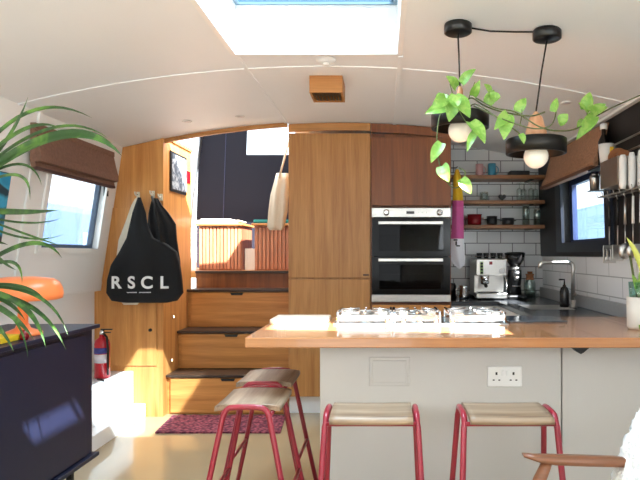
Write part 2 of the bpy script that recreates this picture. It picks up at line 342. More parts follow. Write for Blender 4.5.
# ------------------------------------------------------------------ outside
wt = struct('canal_water', MB().box(-60, 60, -40, 60, -1.0, -.95), M['water'])
def boat(x, y, label, s=1, ch=1.9, col=None, cab=None):
    b = thing('moored_boat', label, 'boat', (x, y, -.95))
    h = MB(); rows = []
    for i in range(9):
        t = i/8; w_ = .9*math.sin(PI*min(1, .15+t*.85))**.5*s
        rows.append([(x-w_, y+(t-.5)*9, .95), (x-w_*.8, y+(t-.5)*9, -.9), (x+w_*.8, y+(t-.5)*9, -.9), (x+w_, y+(t-.5)*9, .95)])
    h.quadgrid(rows, True, False, True); obj('hull', h, col or M['hull'], b)
    obj('cabin', MB().box(x-.6*s, x+.6*s, y-3.4, y+3.2, .95, ch, .12), cab or M['cabin'], b)
    for y0, y1 in ((-2.5, -1.2), (.2, 1.6)): obj('cabin_window', MB().box(x-.62*s, x+.62*s, y+y0, y+y1, 1.2, 1.55, .03), M['hull'], b)
    return b
boat(-5.2, 9.0, 'pale blue boat moored outside the left window', 1.0, 1.95, mat('blue_hull', (60, 78, 110), .5), mat('blue_tarpaulin', (84, 104, 138), .7, bump=.6, bscale=2))
boat(6.0, 16.8, 'blue-grey boat moored outside the galley window', 1.1, 2.5)
tag(obj('quay_wall', MB().box(-22, -20, -30, 60, -1, 1.0), M['quay'], keep=False), 'pale stone quay wall far beyond the left window', 'wall')
tag(obj('quay_wall', MB().box(20, 22, -30, 60, -1, 1.1), M['quay'], keep=False), 'pale stone quay wall far beyond the galley window', 'wall')

# cockpit beyond the stairs
struct('floor_cockpit', MB().box(-3.2, .6, 5.24, 7.6, 1.0, 1.058), M['drawer'])
tn = thing('cockpit_canopy', 'navy canvas cockpit canopy with a clear window, beyond the stairs', 'canopy', (-1.2, 6.5, 1.06))
def tx(u, v): # u 0..1 from left slanted edge to right
    xl = -2.04+.12*(v-1.0)/1.7; return (xl+(1.2-xl)*u, 6.5-.12*(v-1.0), v)
cus = [0, .05, .16, .33, .45, .62, .8, 1]; cvs = [1.06, 1.5, 1.9, 2.26, 2.8]
obj('canvas', MB().slab(cus, cvs, lambda u, v: not (.16 < u < .33 and v > 2.26), lambda u, v: tx(u, v), lambda u, v: tuple(Vector(tx(u, v))+Vector((0, .012, 0)))), M['canvas'], tn)
obj('clear_window', MB().slab([.16, .33], [2.26, 2.8], lambda u, v: True, lambda u, v: tuple(Vector(tx(u, v))+Vector((0, .004, 0))), lambda u, v: tuple(Vector(tx(u, v))+Vector((0, .007, 0)))), M['clear'], tn)
obj('sun_block_roof', MB().slab([-2.6, 1.2], [5.25, 6.45], lambda u, v: True, lambda u, v: (u, v, 2.86), lambda u, v: (u, v, 2.88)), M['canvas'], tn)  # unseen canvas sheet added overhead to keep sun off the canopy
obj('seam', MB().tube([Vector(tx(.09, v))+Vector((0, -.004, 0)) for v in (1.1, 1.7, 2.3, 2.75)], .004, 6), mat('canopy_zip', (60, 64, 96), .6), tn)
obj('pole', MB().tube([(-2.06, 6.3, 1.1), (-2.0, 6.3, 1.8), (-1.86, 6.3, 2.75)], .014, 8), M['steel'], tn)
def locker(x0, x1, n, label, lid=.02):
    t = thing('slatted_locker', label, 'locker', ((x0+x1)/2, 5.5, 1.058))
    obj('body', MB().box(x0, x1, 5.52, 5.95, 1.058, 1.47), M['slat'], t)
    s = MB(); wd = (x1-x0)/n
    for i in range(n): s.box(x0+i*wd+.004, x0+(i+1)*wd-.004, 5.5, 5.52, 1.07, 1.455, .003)
    obj('slatted_front', s, M['slat'], t)
    obj('lid', MB().box(x0-.02, x1+.02, 5.47, 5.97, 1.47, 1.49, .004), M['oakx'], t)
    return t
locker(-1.69, -1.30, 12, 'slatted wooden cockpit locker left of the dark gap')
locker(-1.18, -.60, 16, 'slatted wooden cockpit locker right of the dark gap')
tag(obj('panel', MB().box(-1.29, -1.19, 5.6, 5.64, 1.058, 1.26, .004), M['paper']), 'cream panel standing in the gap between two slatted lockers', 'panel')
tag(obj('door_post', MB().box(-1.76, -1.70, 5.44, 5.48, 1.058, 1.45, .004), M['white']), 'white narrow post left of the slatted lockers', 'post')
for i, (x0, x1, h) in enumerate([(-1.74, -1.34, .016), (-1.72, -1.32, .014), (-1.68, -1.4, .012)]):
    z = 1.49+[0, .016, .03][i]
    tag(obj('folded_cloth', MB().box(x0, x1, 5.52, 5.8, z, z+h, .005), [M['paper'], M['cream'], M['paper']][i]), ['cream folded cloth at the bottom of the pile on the left locker', 'cream folded cloth in the middle of the pile on the left locker', 'small pale folded cloth on top of the pile on the left locker'][i], 'cloth', 'folded cloths on the locker')
tag(obj('cushion', MB().box(-1.19, -.7, 5.5, 5.9, 1.49, 1.525, .012), M['teal']), 'thin teal cushion on the right slatted locker', 'cushion')

# ------------------------------------------------------------------ stairs
st = thing('storage_stairs', 'wooden storage stairs with dark treads and drawer fronts', 'stairs', (-1.17, 4.7, 0))
SX0, SX1 = -1.628, -.716
stp = [(4.5, .30), (4.74, .60), (4.98, .914)]
for i, (y, z) in enumerate(stp):
    y2 = stp[i+1][0] if i < 2 else 5.22
    obj('step_body', MB().box(SX0, SX1, y+.03, y2+.03, 0 if i == 0 else stp[i-1][1]-.25, z-.02), M['drawer'], st)
    obj('tread', MB().box(SX0, SX1, y-.005, y2+.03, z-.02, z, .003), M['dark'], st)
    zb = 0.015 if i == 0 else stp[i-1][1]+.004
    dr = obj('drawer', MB().box(SX0+.03, SX1-.004, y+.008, y+.03, zb, z-.026, .002), M['drawer'], st)
    hx = [-1.165, -1.2, -1.215][i]
    obj('finger_pull', MB().prism([(hx-.055, z-.028), (hx+.055, z-.028), (hx+.045, z-.048), (hx-.045, z-.048)], y+.004, y+.02), M['black'], dr)
obj('top_riser', MB().box(SX0, SX1, 5.225, 5.245, .914, 1.04), M['walnut'], st)
obj('top_tread', MB().box(SX0, SX1, 5.2, 5.32, 1.04, 1.062, .003), M['dark'], st)
for y, z, s_ in ((4.66, .72, 'upper'), (4.62, .39, 'lower')):
    l = thing('step_light', 'tiny round %s step light beside the storage stairs' % s_, 'light', (-1.63, y, z), 'step lights by the stairs')
    obj('bezel', MB().lathe([(.016, -.001), (.016, .004), (.012, .005)], (-1.629, y, z), 16, 'x'), M['chrome'], l)
    obj('lens', MB().lathe([(.011, .003), (.009, .007)], (-1.629, y, z), 16, 'x'), mat('warm_lens', (255, 236, 200), .3, emit=3), l)
# framed print on the stair wall
pf = thing('framed_print', 'small framed grey print on the stairwell side wall', 'picture', (-1.63, 4.78, 1.7))
obj('frame', MB().box(-1.629, -1.617, 4.58, 4.95, 1.69, 2.0, .003), M['black'], pf); obj('print', MB().box(-1.617, -1.614, 4.60, 4.93, 1.71, 1.98), M['sketch'], pf)
tag(obj('notice', MB().box(-1.629, -1.622, 4.98, 5.06, 1.80, 1.9, .002), M['redgl']), 'small dark red notice beside the framed grey print', 'sign')

# ------------------------------------------------------------------ kitchen run
ld = thing('larder_cabinet', 'tall oak larder cabinet between the stairs and ovens', 'cabinet', (-.4, 4.8, 0))
obj('body', MB().box(-.712, -.094, 4.532, 5.098, .13, 2.11), M['oak'], ld)
obj('plinth', MB().box(-.712, -.094, 4.56, 5.09, 0, .13), M['white'], ld)
d = obj('door', MB().box(-.710, -.098, 4.51, 4.53, 1.03, 2.115, .002), M['oak'], ld)
obj('finger_pull', MB().box(-.15, -.105, 4.506, 4.512, 1.045, 1.055), M['black'], d)
obj('door', MB().box(-.710, -.098, 4.51, 4.53, .135, 1.018, .002), M['oak'], ld)
obj('filler_strip', arcbar(MB(), -.712, -.094, 4.512, 4.532, .062, -.005, 8), M['oakx'], ld)
oh = thing('oven_cabinet', 'tall darker wooden cabinet housing the double oven', 'cabinet', (.21, 4.8, 0))
b = MB().box(-.090, -.078, 4.52, 5.098, .13, 2.12).box(.500, .512, 4.52, 5.098, .13, 2.12).box(-.078, .5, 4.56, 5.098, 1.56, 2.12).box(-.078, .5, 4.56, 5.098, .13, .84)
obj('body', b, M['walnut'], oh); obj('plinth', MB().box(-.09, .512, 4.56, 5.09, 0, .13), M['white'], oh)
obj('door', MB().box(-.080, .505, 4.51, 4.53, 1.572, 2.085, .002), M['walnut'], oh)
obj('drawer', MB().box(-.080, .505, 4.51, 4.53, .5, .825, .002), M['drawer'], oh); obj('drawer', MB().box(-.080, .505, 4.51, 4.53, .14, .49, .002), M['drawer'], oh)
obj('filler_strip', arcbar(MB(), -.09, .512, 4.512, 4.532, .07, -.006, 8), M['walnut'], oh)
# double oven
ov = thing('double_oven', 'black glass and steel built-in double oven', 'oven', (.21, 4.5, .845))
X0, X1 = -.085, .508
obj('body', MB().box(X0+.012, X1-.012, 4.75, 5.08, .86, 1.55), M['inside'], ov)
cav = MB()
for z0, z1 in ((.905, 1.155), (1.205, 1.44)):
    cav.box(X0+.015, X0+.05, 4.53, 4.75, z0, z1).box(X1-.05, X1-.015, 4.53, 4.75, z0, z1).box(X0+.015, X1-.015, 4.53, 4.75, z0-.02, z0).box(X0+.015, X1-.015, 4.53, 4.75, z1, z1+.02)
obj('cavity', cav, M['inside'], ov)
cp = obj('control_panel', MB().box(X0, X1, 4.497, 4.53, 1.483, 1.553, .003), M['steel'], ov)
for kx in (.005, .405): obj('knob', MB().lathe([(.024, 0), (.024, -.006), (.019, -.008), (.017, -.028), (.012, -.03)], (kx+.02, 4.497, 1.518), 20, 'y'), M['chrome'], cp)
obj('display', MB().box(.175, .235, 4.494, 4.498, 1.508, 1.528, .001), M['blackgl'], cp)
bt = MB()
for k in range(3): bt.lathe([(.005, 0), (.004, -.004)], (.265+k*.03, 4.497, 1.518), 10, 'y')
obj('button', bt, M['chrome'], cp)
for (z0, z1, hz) in ((1.19, 1.478, 1.452), (.905, 1.185, 1.175)):
    dd = obj('oven_door', MB().slab([X0+.002, X0+.055, X1-.055, X1-.002], [z0, z0+.04, z1-.055, z1], lambda u, v: not (X0+.055 < u < X1-.055 and z0+.04 < v < z1-.055), lambda u, v: (u, 4.503, v), lambda u, v: (u, 4.53, v)), M['ovenblk'], ov)
    obj('door_glass', MB().box(X0+.055, X1-.055, 4.504, 4.51, z0+.04, z1-.055), M['oveng'], dd)
    obj('handle', MB().box(X0+.05, X1-.06, 4.465, 4.478, hz-.024, hz, .003).box(X0+.08, X0+.1, 4.478, 4.503, hz-.02, hz-.006).box(X1-.11, X1-.09, 4.478, 4.503, hz-.02, hz-.006), M['whitepl'] if 0 else M['steel'], dd)
    rk = MB(); zr = (z0+z1)/2+.01
    rk.tube([(X0+.05, 4.56, zr), (X1-.05, 4.56, zr)], .004, 6)
    for k in range(14): rk.tube([(X0+.07+k*.034, 4.56, zr), (X0+.07+k*.034, 4.74, zr)], .002, 5)
    obj('rack', rk, M['chrome'], ov)
obj('vent_panel', MB().box(X0, X1, 4.497, 4.53, .848, .9, .002), M['steel'], ov)
# back base unit and stone worktop
bu = thing('base_cabinet', 'white base cabinet under the stone worktop beside the ovens', 'cabinet', (.85, 4.8, 0))
obj('body', MB().box(.516, 1.33, 4.54, 5.09, .12, .818), M['white'], bu); obj('plinth', MB().box(.516, 1.33, 4.58, 5.09, 0, .12), M['white'], bu)
for x0 in (.52, .815): obj('door', MB().box(x0, x0+.29, 4.52, 4.54, .125, .814, .002), M['white'], bu)
bs = thing('base_cabinet', 'white sink base cabinet along the right tiled wall', 'cabinet', (1.15, 3.9, 0))
obj('body', MB().box(.90, 1.33, 3.2, 3.82, .12, .818).box(.90, 1.33, 3.82, 4.28, .12, .65).box(.90, 1.33, 4.28, 4.5, .12, .818), M['white'], bs); obj('plinth', MB().box(.95, 1.33, 3.2, 4.5, 0, .12), M['white'], bs)
for k in range(2): obj('door', MB().box(.88, .9, 3.21+k*.63, 3.83+k*.63, .125, .814, .002), M['white'], bs)
stone = MB().slab([.515, .86, .95, 1.25, 1.345], [3.15, 3.85, 4.25, 4.5, 5.098], lambda x, y: (x > .86 or y > 4.5) and not (.95 < x < 1.25 and 3.85 < y < 4.25), lambda x, y: (x, y, .85), lambda x, y: (x, y, .82))
tag(obj('worktop', stone, M['stone']), 'dark grey stone worktop running behind the island to the sink', 'worktop')
tag(obj('upstand', MB().box(1.322, 1.34, 3.15, 5.06, .851, .93, .002).box(.516, 1.322, 5.075, 5.097, .851, .875, .002), mat('grey_upstand', (150, 152, 154), .3, var=.1)), 'dark stone upstand along the tiled walls behind the sink', 'upstand')
sn = MB().box(.955, 1.245, 3.855, 4.245, .66, .67).box(.952, .96, 3.852, 4.248, .66, .848).box(1.24, 1.248, 3.852, 4.248, .66, .848).box(.96, 1.24, 3.852, 3.86, .66, .848).box(.96, 1.24, 4.24, 4.248, .66, .848)
tag(obj('sink', sn, M['steel']), 'undermounted steel sink below the galley window', 'sink')
# shelves
for i, z in enumerate((1.85, 1.645, 1.445)):
    lb = ['top', 'middle', 'bottom'][i]
    s = thing('wall_shelf', '%s open wooden shelf on the white tiled wall' % lb, 'shelf', (.93, 4.98, z-.03), 'open wooden kitchen shelves')
    obj('board', MB().box(.52, 1.315, 4.87, 5.097, z-.03, z, .003), M['shelf'], s)
    obj('bracket', MB().box(.6, .63, 4.9, 5.097, z-.036, z-.03), M['black'], s); obj('bracket', MB().box(1.2, 1.23, 4.9, 5.097, z-.036, z-.03), M['black'], s)
def mug(px, w_, h, shelf, m, label, name='mug', cat='mug', handle=True, grp=None):
    x = (px-383)*4.96/600; r = w_/2; t = thing(name, label, cat, (x, 4.96, shelf), grp)
    obj('cup', MB().lathe([(r*.8, .001), (r, .01), (r, h), (r*.9, h), (r*.85, .012), (0, .012)], (x, 4.96, shelf), 24), m, t)
    if handle: obj('handle', MB().tube([(x+r*.95+math.sin(a)*.022, 4.96, shelf+h/2+math.cos(a)*h*.3) for a in [k*PI/8 for k in range(9)]], .004, 8), m, t)
    return t
mug(479.5, .065, .10, 1.85, M['pink'], 'pale pink mug on the top kitchen shelf'); mug(492, .065, .105, 1.85, M['blue'], 'blue mug on the top kitchen shelf')
tag(obj('baking_tin', MB().box(1.04, 1.2, 4.9, 5.02, 1.851, 1.89, .006), M['black']), 'low black tin on the top kitchen shelf', 'tin')
mug(484, .07, .075, 1.645, M['jar'], 'small clear glass on the middle shelf left of the heart', 'drinking_glass', 'glass', False)
hp = []
for k in range(24):
    a = 2*PI*k/24; hp.append((.0019*16*math.sin(a)**3+.985, 1.677+.0019*(13*math.cos(a)-5*math.cos(2*a)-2*math.cos(3*a)-math.cos(4*a))))
tag(obj('heart_ornament', MB().prism(hp, 4.95, 4.97), M['black']), 'small black heart ornament on the middle shelf', 'ornament')
for k in range(4):
    x = 1.12+k*.048; y = 4.93+.05*(k % 2)
    tag(obj('wine_glass', MB().lathe([(.021, .001), (.023, .09), (.014, .1), (.003, .105), (.003, .14), (.022, .143), (.022, .147)], (x, y, 1.645), 20), M['jar']), ['leftmost', 'second from left', 'third from left', 'rightmost'][k]+' upturned tinted glass on the middle shelf', 'glass', 'upturned glasses on the middle shelf')
def pot(px, r, h, m, label, name='pot'):
    x = (px-383)*4.96/600; t = thing(name, label, 'pot', (x, 4.96, 1.445))
    obj('body', MB().lathe([(r*.85, .001), (r, .012), (r, h), (r*.93, h), (r*.9, .01), (0, .01)], (x, 4.96, 1.445), 28), m, t)
    obj('rim', MB().lathe([(r*.9, h), (r*1.06, h), (r*1.06, h+.005), (r*.9, h+.005)], (x, 4.96, 1.445), 28), m, t)
    for s_ in (-1, 1): obj('handle', MB().tube([(x+s_*(r+.0), 4.945, 1.445+h*.7), (x+s_*(r+.016), 4.95, 1.445+h*.7), (x+s_*(r+.016), 4.97, 1.445+h*.7), (x+s_*r, 4.975, 1.445+h*.7)], .003, 6), m, t)
pot(474.5, .058, .085, M['redgl'], 'dark red lidless cooking pot on the bottom shelf', 'cooking_pot'); pot(492, .042, .07, M['black'], 'small black pot on the bottom shelf', 'cooking_pot'); pot(508, .048, .055, M['inside'], 'low grey pan on the bottom shelf', 'saucepan')
for px, r, h, l in ((526, .03, .15, 'taller clear jar on the bottom shelf beside the grey pan'), (537, .028, .12, 'shorter clear jar at the right end of the bottom shelf')):
    x = (px-383)*4.96/600; t = thing('glass_jar', l, 'jar', (x, 4.96, 1.445))
    obj('body', MB().lathe([(r, .001), (r, h), (r*.8, h+.008), (r*.75, h), (r*.9, h-.01), (r*.9, .006), (0, .006)], (x, 4.96, 1.445), 24), M['jar'], t); obj('lid', MB().lathe([(r*.85, h+.008), (r*.85, h+.022)], (x, 4.96, 1.445), 24), M['steel'], t)

# coffee machine
cm = thing('espresso_machine', 'stainless steel espresso machine on the stone worktop', 'coffee machine', (.845, 4.78, .85))
cx0, cx1 = .725, .965; cy = 4.66
obj('body', MB().box(cx0, cx1, cy+.12, 5.02, .87, 1.17, .008).box(cx0, cx1, cy, cy+.13, 1.04, 1.17, .008), M['steel'], cm)
obj('drip_tray', MB().box(cx0, cx1, cy-.01, cy+.13, .862, .905, .006), M['steel'], cm)
tg = MB()
for k in range(10): tg.box(cx0+.02+k*.021, cx0+.03+k*.021, cy, cy+.11, .905, .909)
obj('grate', tg, M['black'], cm)
ft = MB()
for x in (cx0+.03, cx1-.03):
    for y in (cy+.03, 4.98): ft.lathe([(.014, 0), (.012, .013)], (x, y, .85), 14)
obj('foot', ft, M['black'], cm)
obj('button_panel', MB().box(cx0+.028, cx0+.055, cy-.004, cy, 1.05, 1.15, .002), M['sig'], cm)
bb = MB()
for k in range(4): bb.box(cx0+.032, cx0+.051, cy-.008, cy-.004, 1.054+k*.024, 1.071+k*.024, .002)
obj('button', bb, M['blackgl'], cm)
obj('badge', MB().box(cx0+.10, cx0+.125, cy-.004, cy, 1.125, 1.15, .001), M['redgl'], cm)
obj('gauge', MB().lathe([(.022, 0), (.022, -.008), (.018, -.009)], (cx1-.04, cy, 1.075), 20, 'y'), M['whitepl'], cm)
obj('group_head', MB().lathe([(.032, 0), (.034, .03), (.03, .05)], (cx0+.075, cy+.05, .995), 20), M['chrome'], cm)
pfl = obj('portafilter', MB().lathe([(.02, -.01), (.034, .0), (.034, .022)], (cx0+.075, cy+.05, .975), 20), M['chrome'], cm)
obj('handle', MB().tube([(cx0+.075, cy+.02, .985), (cx0+.06, cy-.06, .975), (cx0+.055, cy-.12, .965)], [.008, .012, .014], 10), M['blackgl'], pfl)
obj('steam_wand', MB().tube([(cx1-.03, cy+.02, 1.05), (cx1-.015, cy-.02, 1.03), (cx1-.01, cy-.04, .95), (cx1-.02, cy-.05, .93)], .005, 8), M['chrome'], cm)
obj('cup_rail', MB().tube([(cx0+.01, 5.0, 1.19), (cx0+.01, cy+.01, 1.19), (cx1-.01, cy+.01, 1.19), (cx1-.01, 5.0, 1.19)], .004, 6), M['chrome'], cm)
for k in range(4):
    x = cx0+.04+k*.054; tag(obj('espresso_cup', MB().lathe([(.017, .001), (.024, .045), (.021, .045), (.014, .006), (0, .006)], (x, cy+.1, 1.171), 18), M['black']), ['leftmost', 'second from left', 'third from left', 'rightmost'][k]+' small dark cup on top of the espresso machine', 'cup', 'cups on the espresso machine')
# grinder
gr = thing('coffee_grinder', 'black coffee grinder with a dark bean hopper', 'coffee grinder', (1.06, 4.8, .85)); gx, gy = 1.055, 4.8
obj('base', MB().box(gx-.075, gx+.075, gy-.11, gy+.1, .85, .885, .012), M['blackgl'], gr)
obj('body', MB().loft([(.885, gx, gy+.03, .06, .05), (.95, gx, gy+.03, .052, .045), (1.03, gx, gy+.01, .055, .06), (1.08, gx, gy, .05, .05)], 28), M['blackgl'], gr)
obj('fork', MB().tube([(gx-.03, gy-.02, .96), (gx-.03, gy-.09, .955), (gx+.03, gy-.09, .955), (gx+.03, gy-.02, .96)], .005, 8), M['chrome'], gr)
obj('spout', MB().lathe([(.016, 0), (.024, .03)], (gx, gy-.06, 1.0), 16), M['steel'], gr)
obj('adjustment_collar', MB().lathe([(.05, 1.08-.85), (.05, .25), (.045, .255)], (gx, gy, .85), 24), M['steel'], gr)
hpp = obj('hopper', MB().lathe([(.035, 0), (.075, .06), (.08, .10), (.074, .10), (.07, .062), (0, .01)], (gx, gy, 1.105), 28), mat('smoked_plastic', (40, 38, 38), .15), gr)
obj('lid', MB().lathe([(.082, .1), (.082, .112), (.06, .118)], (gx, gy, 1.105), 28), M['blackgl'], hpp)
# carafe and knives
for x, y, r, h, l in ((1.19, 4.86, .045, .2, 'glass carafe with a brown stopper beside the coffee grinder'),):
    t = thing('carafe', l, 'carafe', (x, y, .85))
    obj('body', MB().lathe([(r, .001), (r, h*.6), (r*.55, h*.85), (r*.6, h), (r*.5, h), (r*.45, h*.85), (r*.9, h*.6), (r*.9, .006), (0, .006)], (x, y, .85), 24), M['jar'], t)
    obj('collar', MB().lathe([(r*.8, h*.75), (r*.65, h*.82), (r*.65, h*.92), (r*.85, h*.98)], (x, y, .85), 20), M['brass'], t)
    obj('stopper', MB().lathe([(r*.4, h*.96), (r*.5, h*1.08)], (x, y, .85), 16), M['brass'], t)
kt = thing('milk_jug', 'steel milk jug beside the espresso machine, near the hanging towel', 'jug', (.62, 4.75, .85))
obj('body', MB().lathe([(.036, .001), (.04, .02), (.034, .09), (.038, .11), (.033, .11), (.03, .09), (0, .01)], (.64, 4.75, .85), 24), M['chrome'], kt)
obj('handle', MB().tube([(.604, 4.75, .94), (.578, 4.75, .93), (.578, 4.75, .89), (.602, 4.75, .875)], .004, 8), M['chrome'], kt)
tag(obj('black_canister', MB().lathe([(.042, .001), (.042, .1), (.03, .12)], (.565, 4.95, .85), 24), M['blackgl'])if 0 else obj('canister', MB().lathe([(.038, .001), (.038, .1), (.03, .12)], (.565, 4.95, .85), 24), M['blackgl']), 'black canister on the stone worktop behind the milk jug', 'canister')
# tap + soap
tp = thing('kitchen_tap', 'square-bend brushed steel kitchen tap over the sink', 'tap', (1.27, 4.01, .85)); ty = 4.01
obj('base', MB().lathe([(.028, 0), (.028, .01), (.02, .014), (.02, .05)], (1.27, ty, .85), 20), M['steel'], tp)
pts = [(1.27, ty, .86), (1.27, ty, 1.12)]+[(1.24+.03*math.cos(a), ty, 1.12+.03*math.sin(a)) for a in [k*PI/12 for k in range(1, 7)]]+[(1.07, ty, 1.15)]+[(1.07-.02*math.sin(a), ty, 1.13+.02*math.cos(a)) for a in (.5, 1.0, PI/2)]+[(1.05, ty, 1.11)]
obj('spout', MB().tube(pts, .014, 12), M['steel'], tp)
obj('lever', MB().tube([(1.27, ty-.02, .93), (1.27, ty-.05, .935), (1.26, ty-.09, .95)], [.012, .007, .006], 10), M['steel'], tp)
sb = thing('soap_dispenser', 'dark pump soap bottle in front of the kitchen tap', 'soap bottle', (1.215, 4.02, .85))
obj('bottle', MB().lathe([(.028, .001), (.03, .01), (.03, .11), (.024, .13), (.011, .14), (.011, .15)], (1.215, 4.02, .85), 24), M['soapb'], sb)
obj('pump', MB().tube([(1.215, 4.02, 1.0), (1.215, 4.02, 1.035), (1.178, 4.02, 1.035)], .006, 8), M['soapb'], sb)
# tea towel
tw = thing('tea_towel', 'yellow, magenta and white tea towel hanging beside the oven', 'towel', (.57, 4.62, 1.1))
rows = [(1.86, .57, 4.62, .012, .01), (1.80, .572, 4.62, .03, .018), (1.6, .578, 4.62, .042, .022), (1.4, .575, 4.62, .046, .024), (1.25, .568, 4.62, .056, .022), (1.18, .572, 4.62, .06, .02), (1.13, .585, 4.62, .045, .014), (1.095, .59, 4.62, .008, .006)]
obj('cloth', MB().loft(rows, 48, 2.2, .3, 4), M['towel'], tw)
pr = MB()
for (x, z, wd, hh) in ((.555, 1.315, .03, .012), (.56, 1.29, .012, .03), (.575, 1.27, .028, .01)): pr.box(x-wd/2, x+wd/2, 4.585, 4.60, z-hh/2, z+hh/2, .002)
obj('printed_mark', pr, M['black'], tw)
tag(obj('hook', MB().tube([(.513, 4.62, 1.87), (.56, 4.62, 1.87), (.575, 4.62, 1.88)], .004, 8), M['black']), 'small black hook holding the tea towel beside the oven', 'hook')

# ------------------------------------------------------------------ island
isl = thing('kitchen_island', 'white panelled island base under the oak breakfast bar', 'island', (.6, 2.85, 0))
obj('body', MB().box(-.25, 1.34, 2.57, 3.05, .08, .836), M['panel'], isl)
obj('plinth', MB().box(-.22, 1.34, 2.6, 3.02, 0, .08), M['panel'], isl)
for x0, x1 in ((-.268, .757), (.763, 1.34)): obj('front_panel', MB().box(x0, x1, 2.55, 2.57, .02, .834, .002), M['panel'], isl)
hd = MB(); c0, c1, d0, d1 = P(369, 0, 2.55).x, P(410, 0, 2.55).x, P(0, 386, 2.55).z, P(0, 357, 2.55).z
hatch = obj('access_hatch', MB().box(c0, c1, 2.545, 2.552, d0, d1, .012, seg=4), M['panel'], isl)
obj('inner_cover', MB().box(c0+.014, c1-.014, 2.541, 2.547, d0+.014, d1-.014, .006), M['panel'], hatch)
tag(obj('island_worktop', MB().box(-.54, 1.345, 2.34, 3.13, .837, .877, .004), M['top']), 'long oak breakfast bar worktop of the island', 'worktop')
sk_ = thing('double_socket', 'white double wall socket on the island front', 'socket', (P(504.5, 0, 2.55).x, 2.545, .65)); sxx = P(504.5, 0, 2.55).x
sp = obj('plate', MB().box(sxx-.073, sxx+.073, 2.54, 2.55, .642, .728, .003), M['whitepl'], sk_)
for s_ in (-1, 1):
    k = sxx+s_*.036
    obj('socket_holes', MB().box(k-.004, k+.004, 2.538, 2.541, .692, .704).box(k-.016, k-.008, 2.538, 2.541, .668, .673).box(k+.008, k+.016, 2.538, 2.541, .668, .673), M['black'], sp)
    obj('switch', MB().box(sxx+s_*.011-.006, sxx+s_*.011+.006, 2.534, 2.541, .690, .712, .002), M['whitepl'], sp)
hx = P(581, 0, 2.40).x
uh = thing('under_counter_hook', 'black hook fitting under the breakfast bar, right of the socket', 'hook', (hx, 2.44, .8))
obj('plate', MB().box(hx-.04, hx+.04, 2.39, 2.47, .831, .837, .002), M['black'], uh)
obj('hook', MB().prism([(hx-.038, .832), (hx+.038, .832), (hx+.012, .81), (hx, .803), (hx-.012, .81)], 2.40, 2.44), M['black'], uh)
# hob
hb = thing('gas_hob', 'long stainless steel gas hob set in the island worktop', 'hob', (.17, 2.92, .877))
obj('plate', MB().box(-.23, .58, 2.76, 3.08, .877, .884, .003), M['steel'], hb)
HB = ((-.085, .27), (.16, .23), (.44, .27))
for i, (hx_, wd) in enumerate(HB):
    ps = obj('pan_support', (lambda mb: mb)(MB()), M['chrome'], hb) if 0 else None
    g = MB(); x0, x1 = hx_-wd/2+.01, hx_+wd/2-.01; zt = .93
    g.tube([(x0, 2.79, .885), (x0, 2.79, zt), (x0, 3.05, zt), (x0, 3.05, .885)], .008, 6).tube([(x1, 2.79, .885), (x1, 2.79, zt), (x1, 3.05, zt), (x1, 3.05, .885)], .008, 6)
    g.box(x0, x1, 2.785, 2.795, .893, .922, .002).box(x0+.02, x0+.06, 2.784, 2.796, .922, .938, .003).box(x1-.06, x1-.02, 2.784, 2.796, .922, .938, .003).box(x0, x1, 3.045, 3.055, .893, .922, .002)
    for yc in (2.86, 2.99):
        for a in range(4):
            dx, dy = math.cos(a*PI/2), math.sin(a*PI/2)
            g.tube([(hx_+dx*.03, yc+dy*.02, zt+.004), (hx_+dx*(wd/2-.012 if dx else 0), yc+dy*.06, zt)], .005, 6)
    obj('pan_support', g, M['chrome'], hb)
    for yc in (2.86, 2.99):
        bn = obj('burner', MB().lathe([(.042, .884), (.042, .894), (.032, .898), (.032, .906)], (hx_, yc, 0), 24), M['steel'], hb)
        obj('burner_cap', MB().lathe([(.034, .906), (.034, .912), (.028, .915)], (hx_, yc, 0), 24), M['whitepl'] if 0 else M['steel'], bn)
for k in range(5):
    obj('knob', MB().lathe([(.014, .884), (.013, .905), (.01, .908)], (.02+k*.075, 2.775, 0), 16), M['chrome'], hb)
# board & tray
bd = tag(obj('chopping_board', MB().box(-.53, -.26, 2.80, 3.02, .877, .90, .006), wood('pale_board', (226, 206, 184), (206, 180, 152), 'x')), 'pale chopping board at the left end of the breakfast bar', 'board')
tag(obj('glass_tray', MB().box(.60, .88, 2.86, 3.10, .877, .886, .003), mat('smoked_grey', (70, 76, 84), .12)), 'flat dark grey glass tray right of the gas hob', 'tray')
# pot with flowers
vx, vy, vz = 1.125, 2.62, .877
vs_ = thing('flower_vase', 'pale ceramic vase with yellow-green tulips on the breakfast bar', 'vase', (vx, vy, vz))
obj('pot', MB().lathe([(.05, .001), (.056, .012), (.058, .14), (.052, .14), (.05, .02), (0, .02)], (vx, vy, vz), 32), M['terra'], vs_)
obj('glass_liner', MB().lathe([(.045, .1), (.05, .205), (.047, .205), (.042, .105), (0, .1)], (vx, vy, vz), 28), glass('aqua_glass', (.6, .9, .85), .12), vs_)
stt = MB(); pet = MB()
def leaf(mb, base, tip, wd, n, fold=.25, droop=.1, heart=True, N=9):
    base, tip, n = Vector(base), Vector(tip), Vector(n).normalized(); d = tip-base; L = d.length; dd = d.normalized(); n = (n-dd*n.dot(dd)).normalized(); s = dd.cross(n); rows = []
    for i in range(N):
        t = i/(N-1)
        wv = (math.sin(PI*min(1, t**.62))**.8 if heart else math.sin(PI*t)**.7)*wd/2 if 0 < t < 1 else .0006
        c = base+d*t+n*(droop*L*math.sin(PI*t)); back = -dd*(.16*L if heart and 0 < t < .35 else 0)*(1-t/.35 if t < .35 else 0)
        rows.append([c+s*wv*k+n*fold*wv*abs(k)+(back*abs(k)) for k in (-1, -.5, 0, .5, 1)])
    mb.quadgrid(rows)
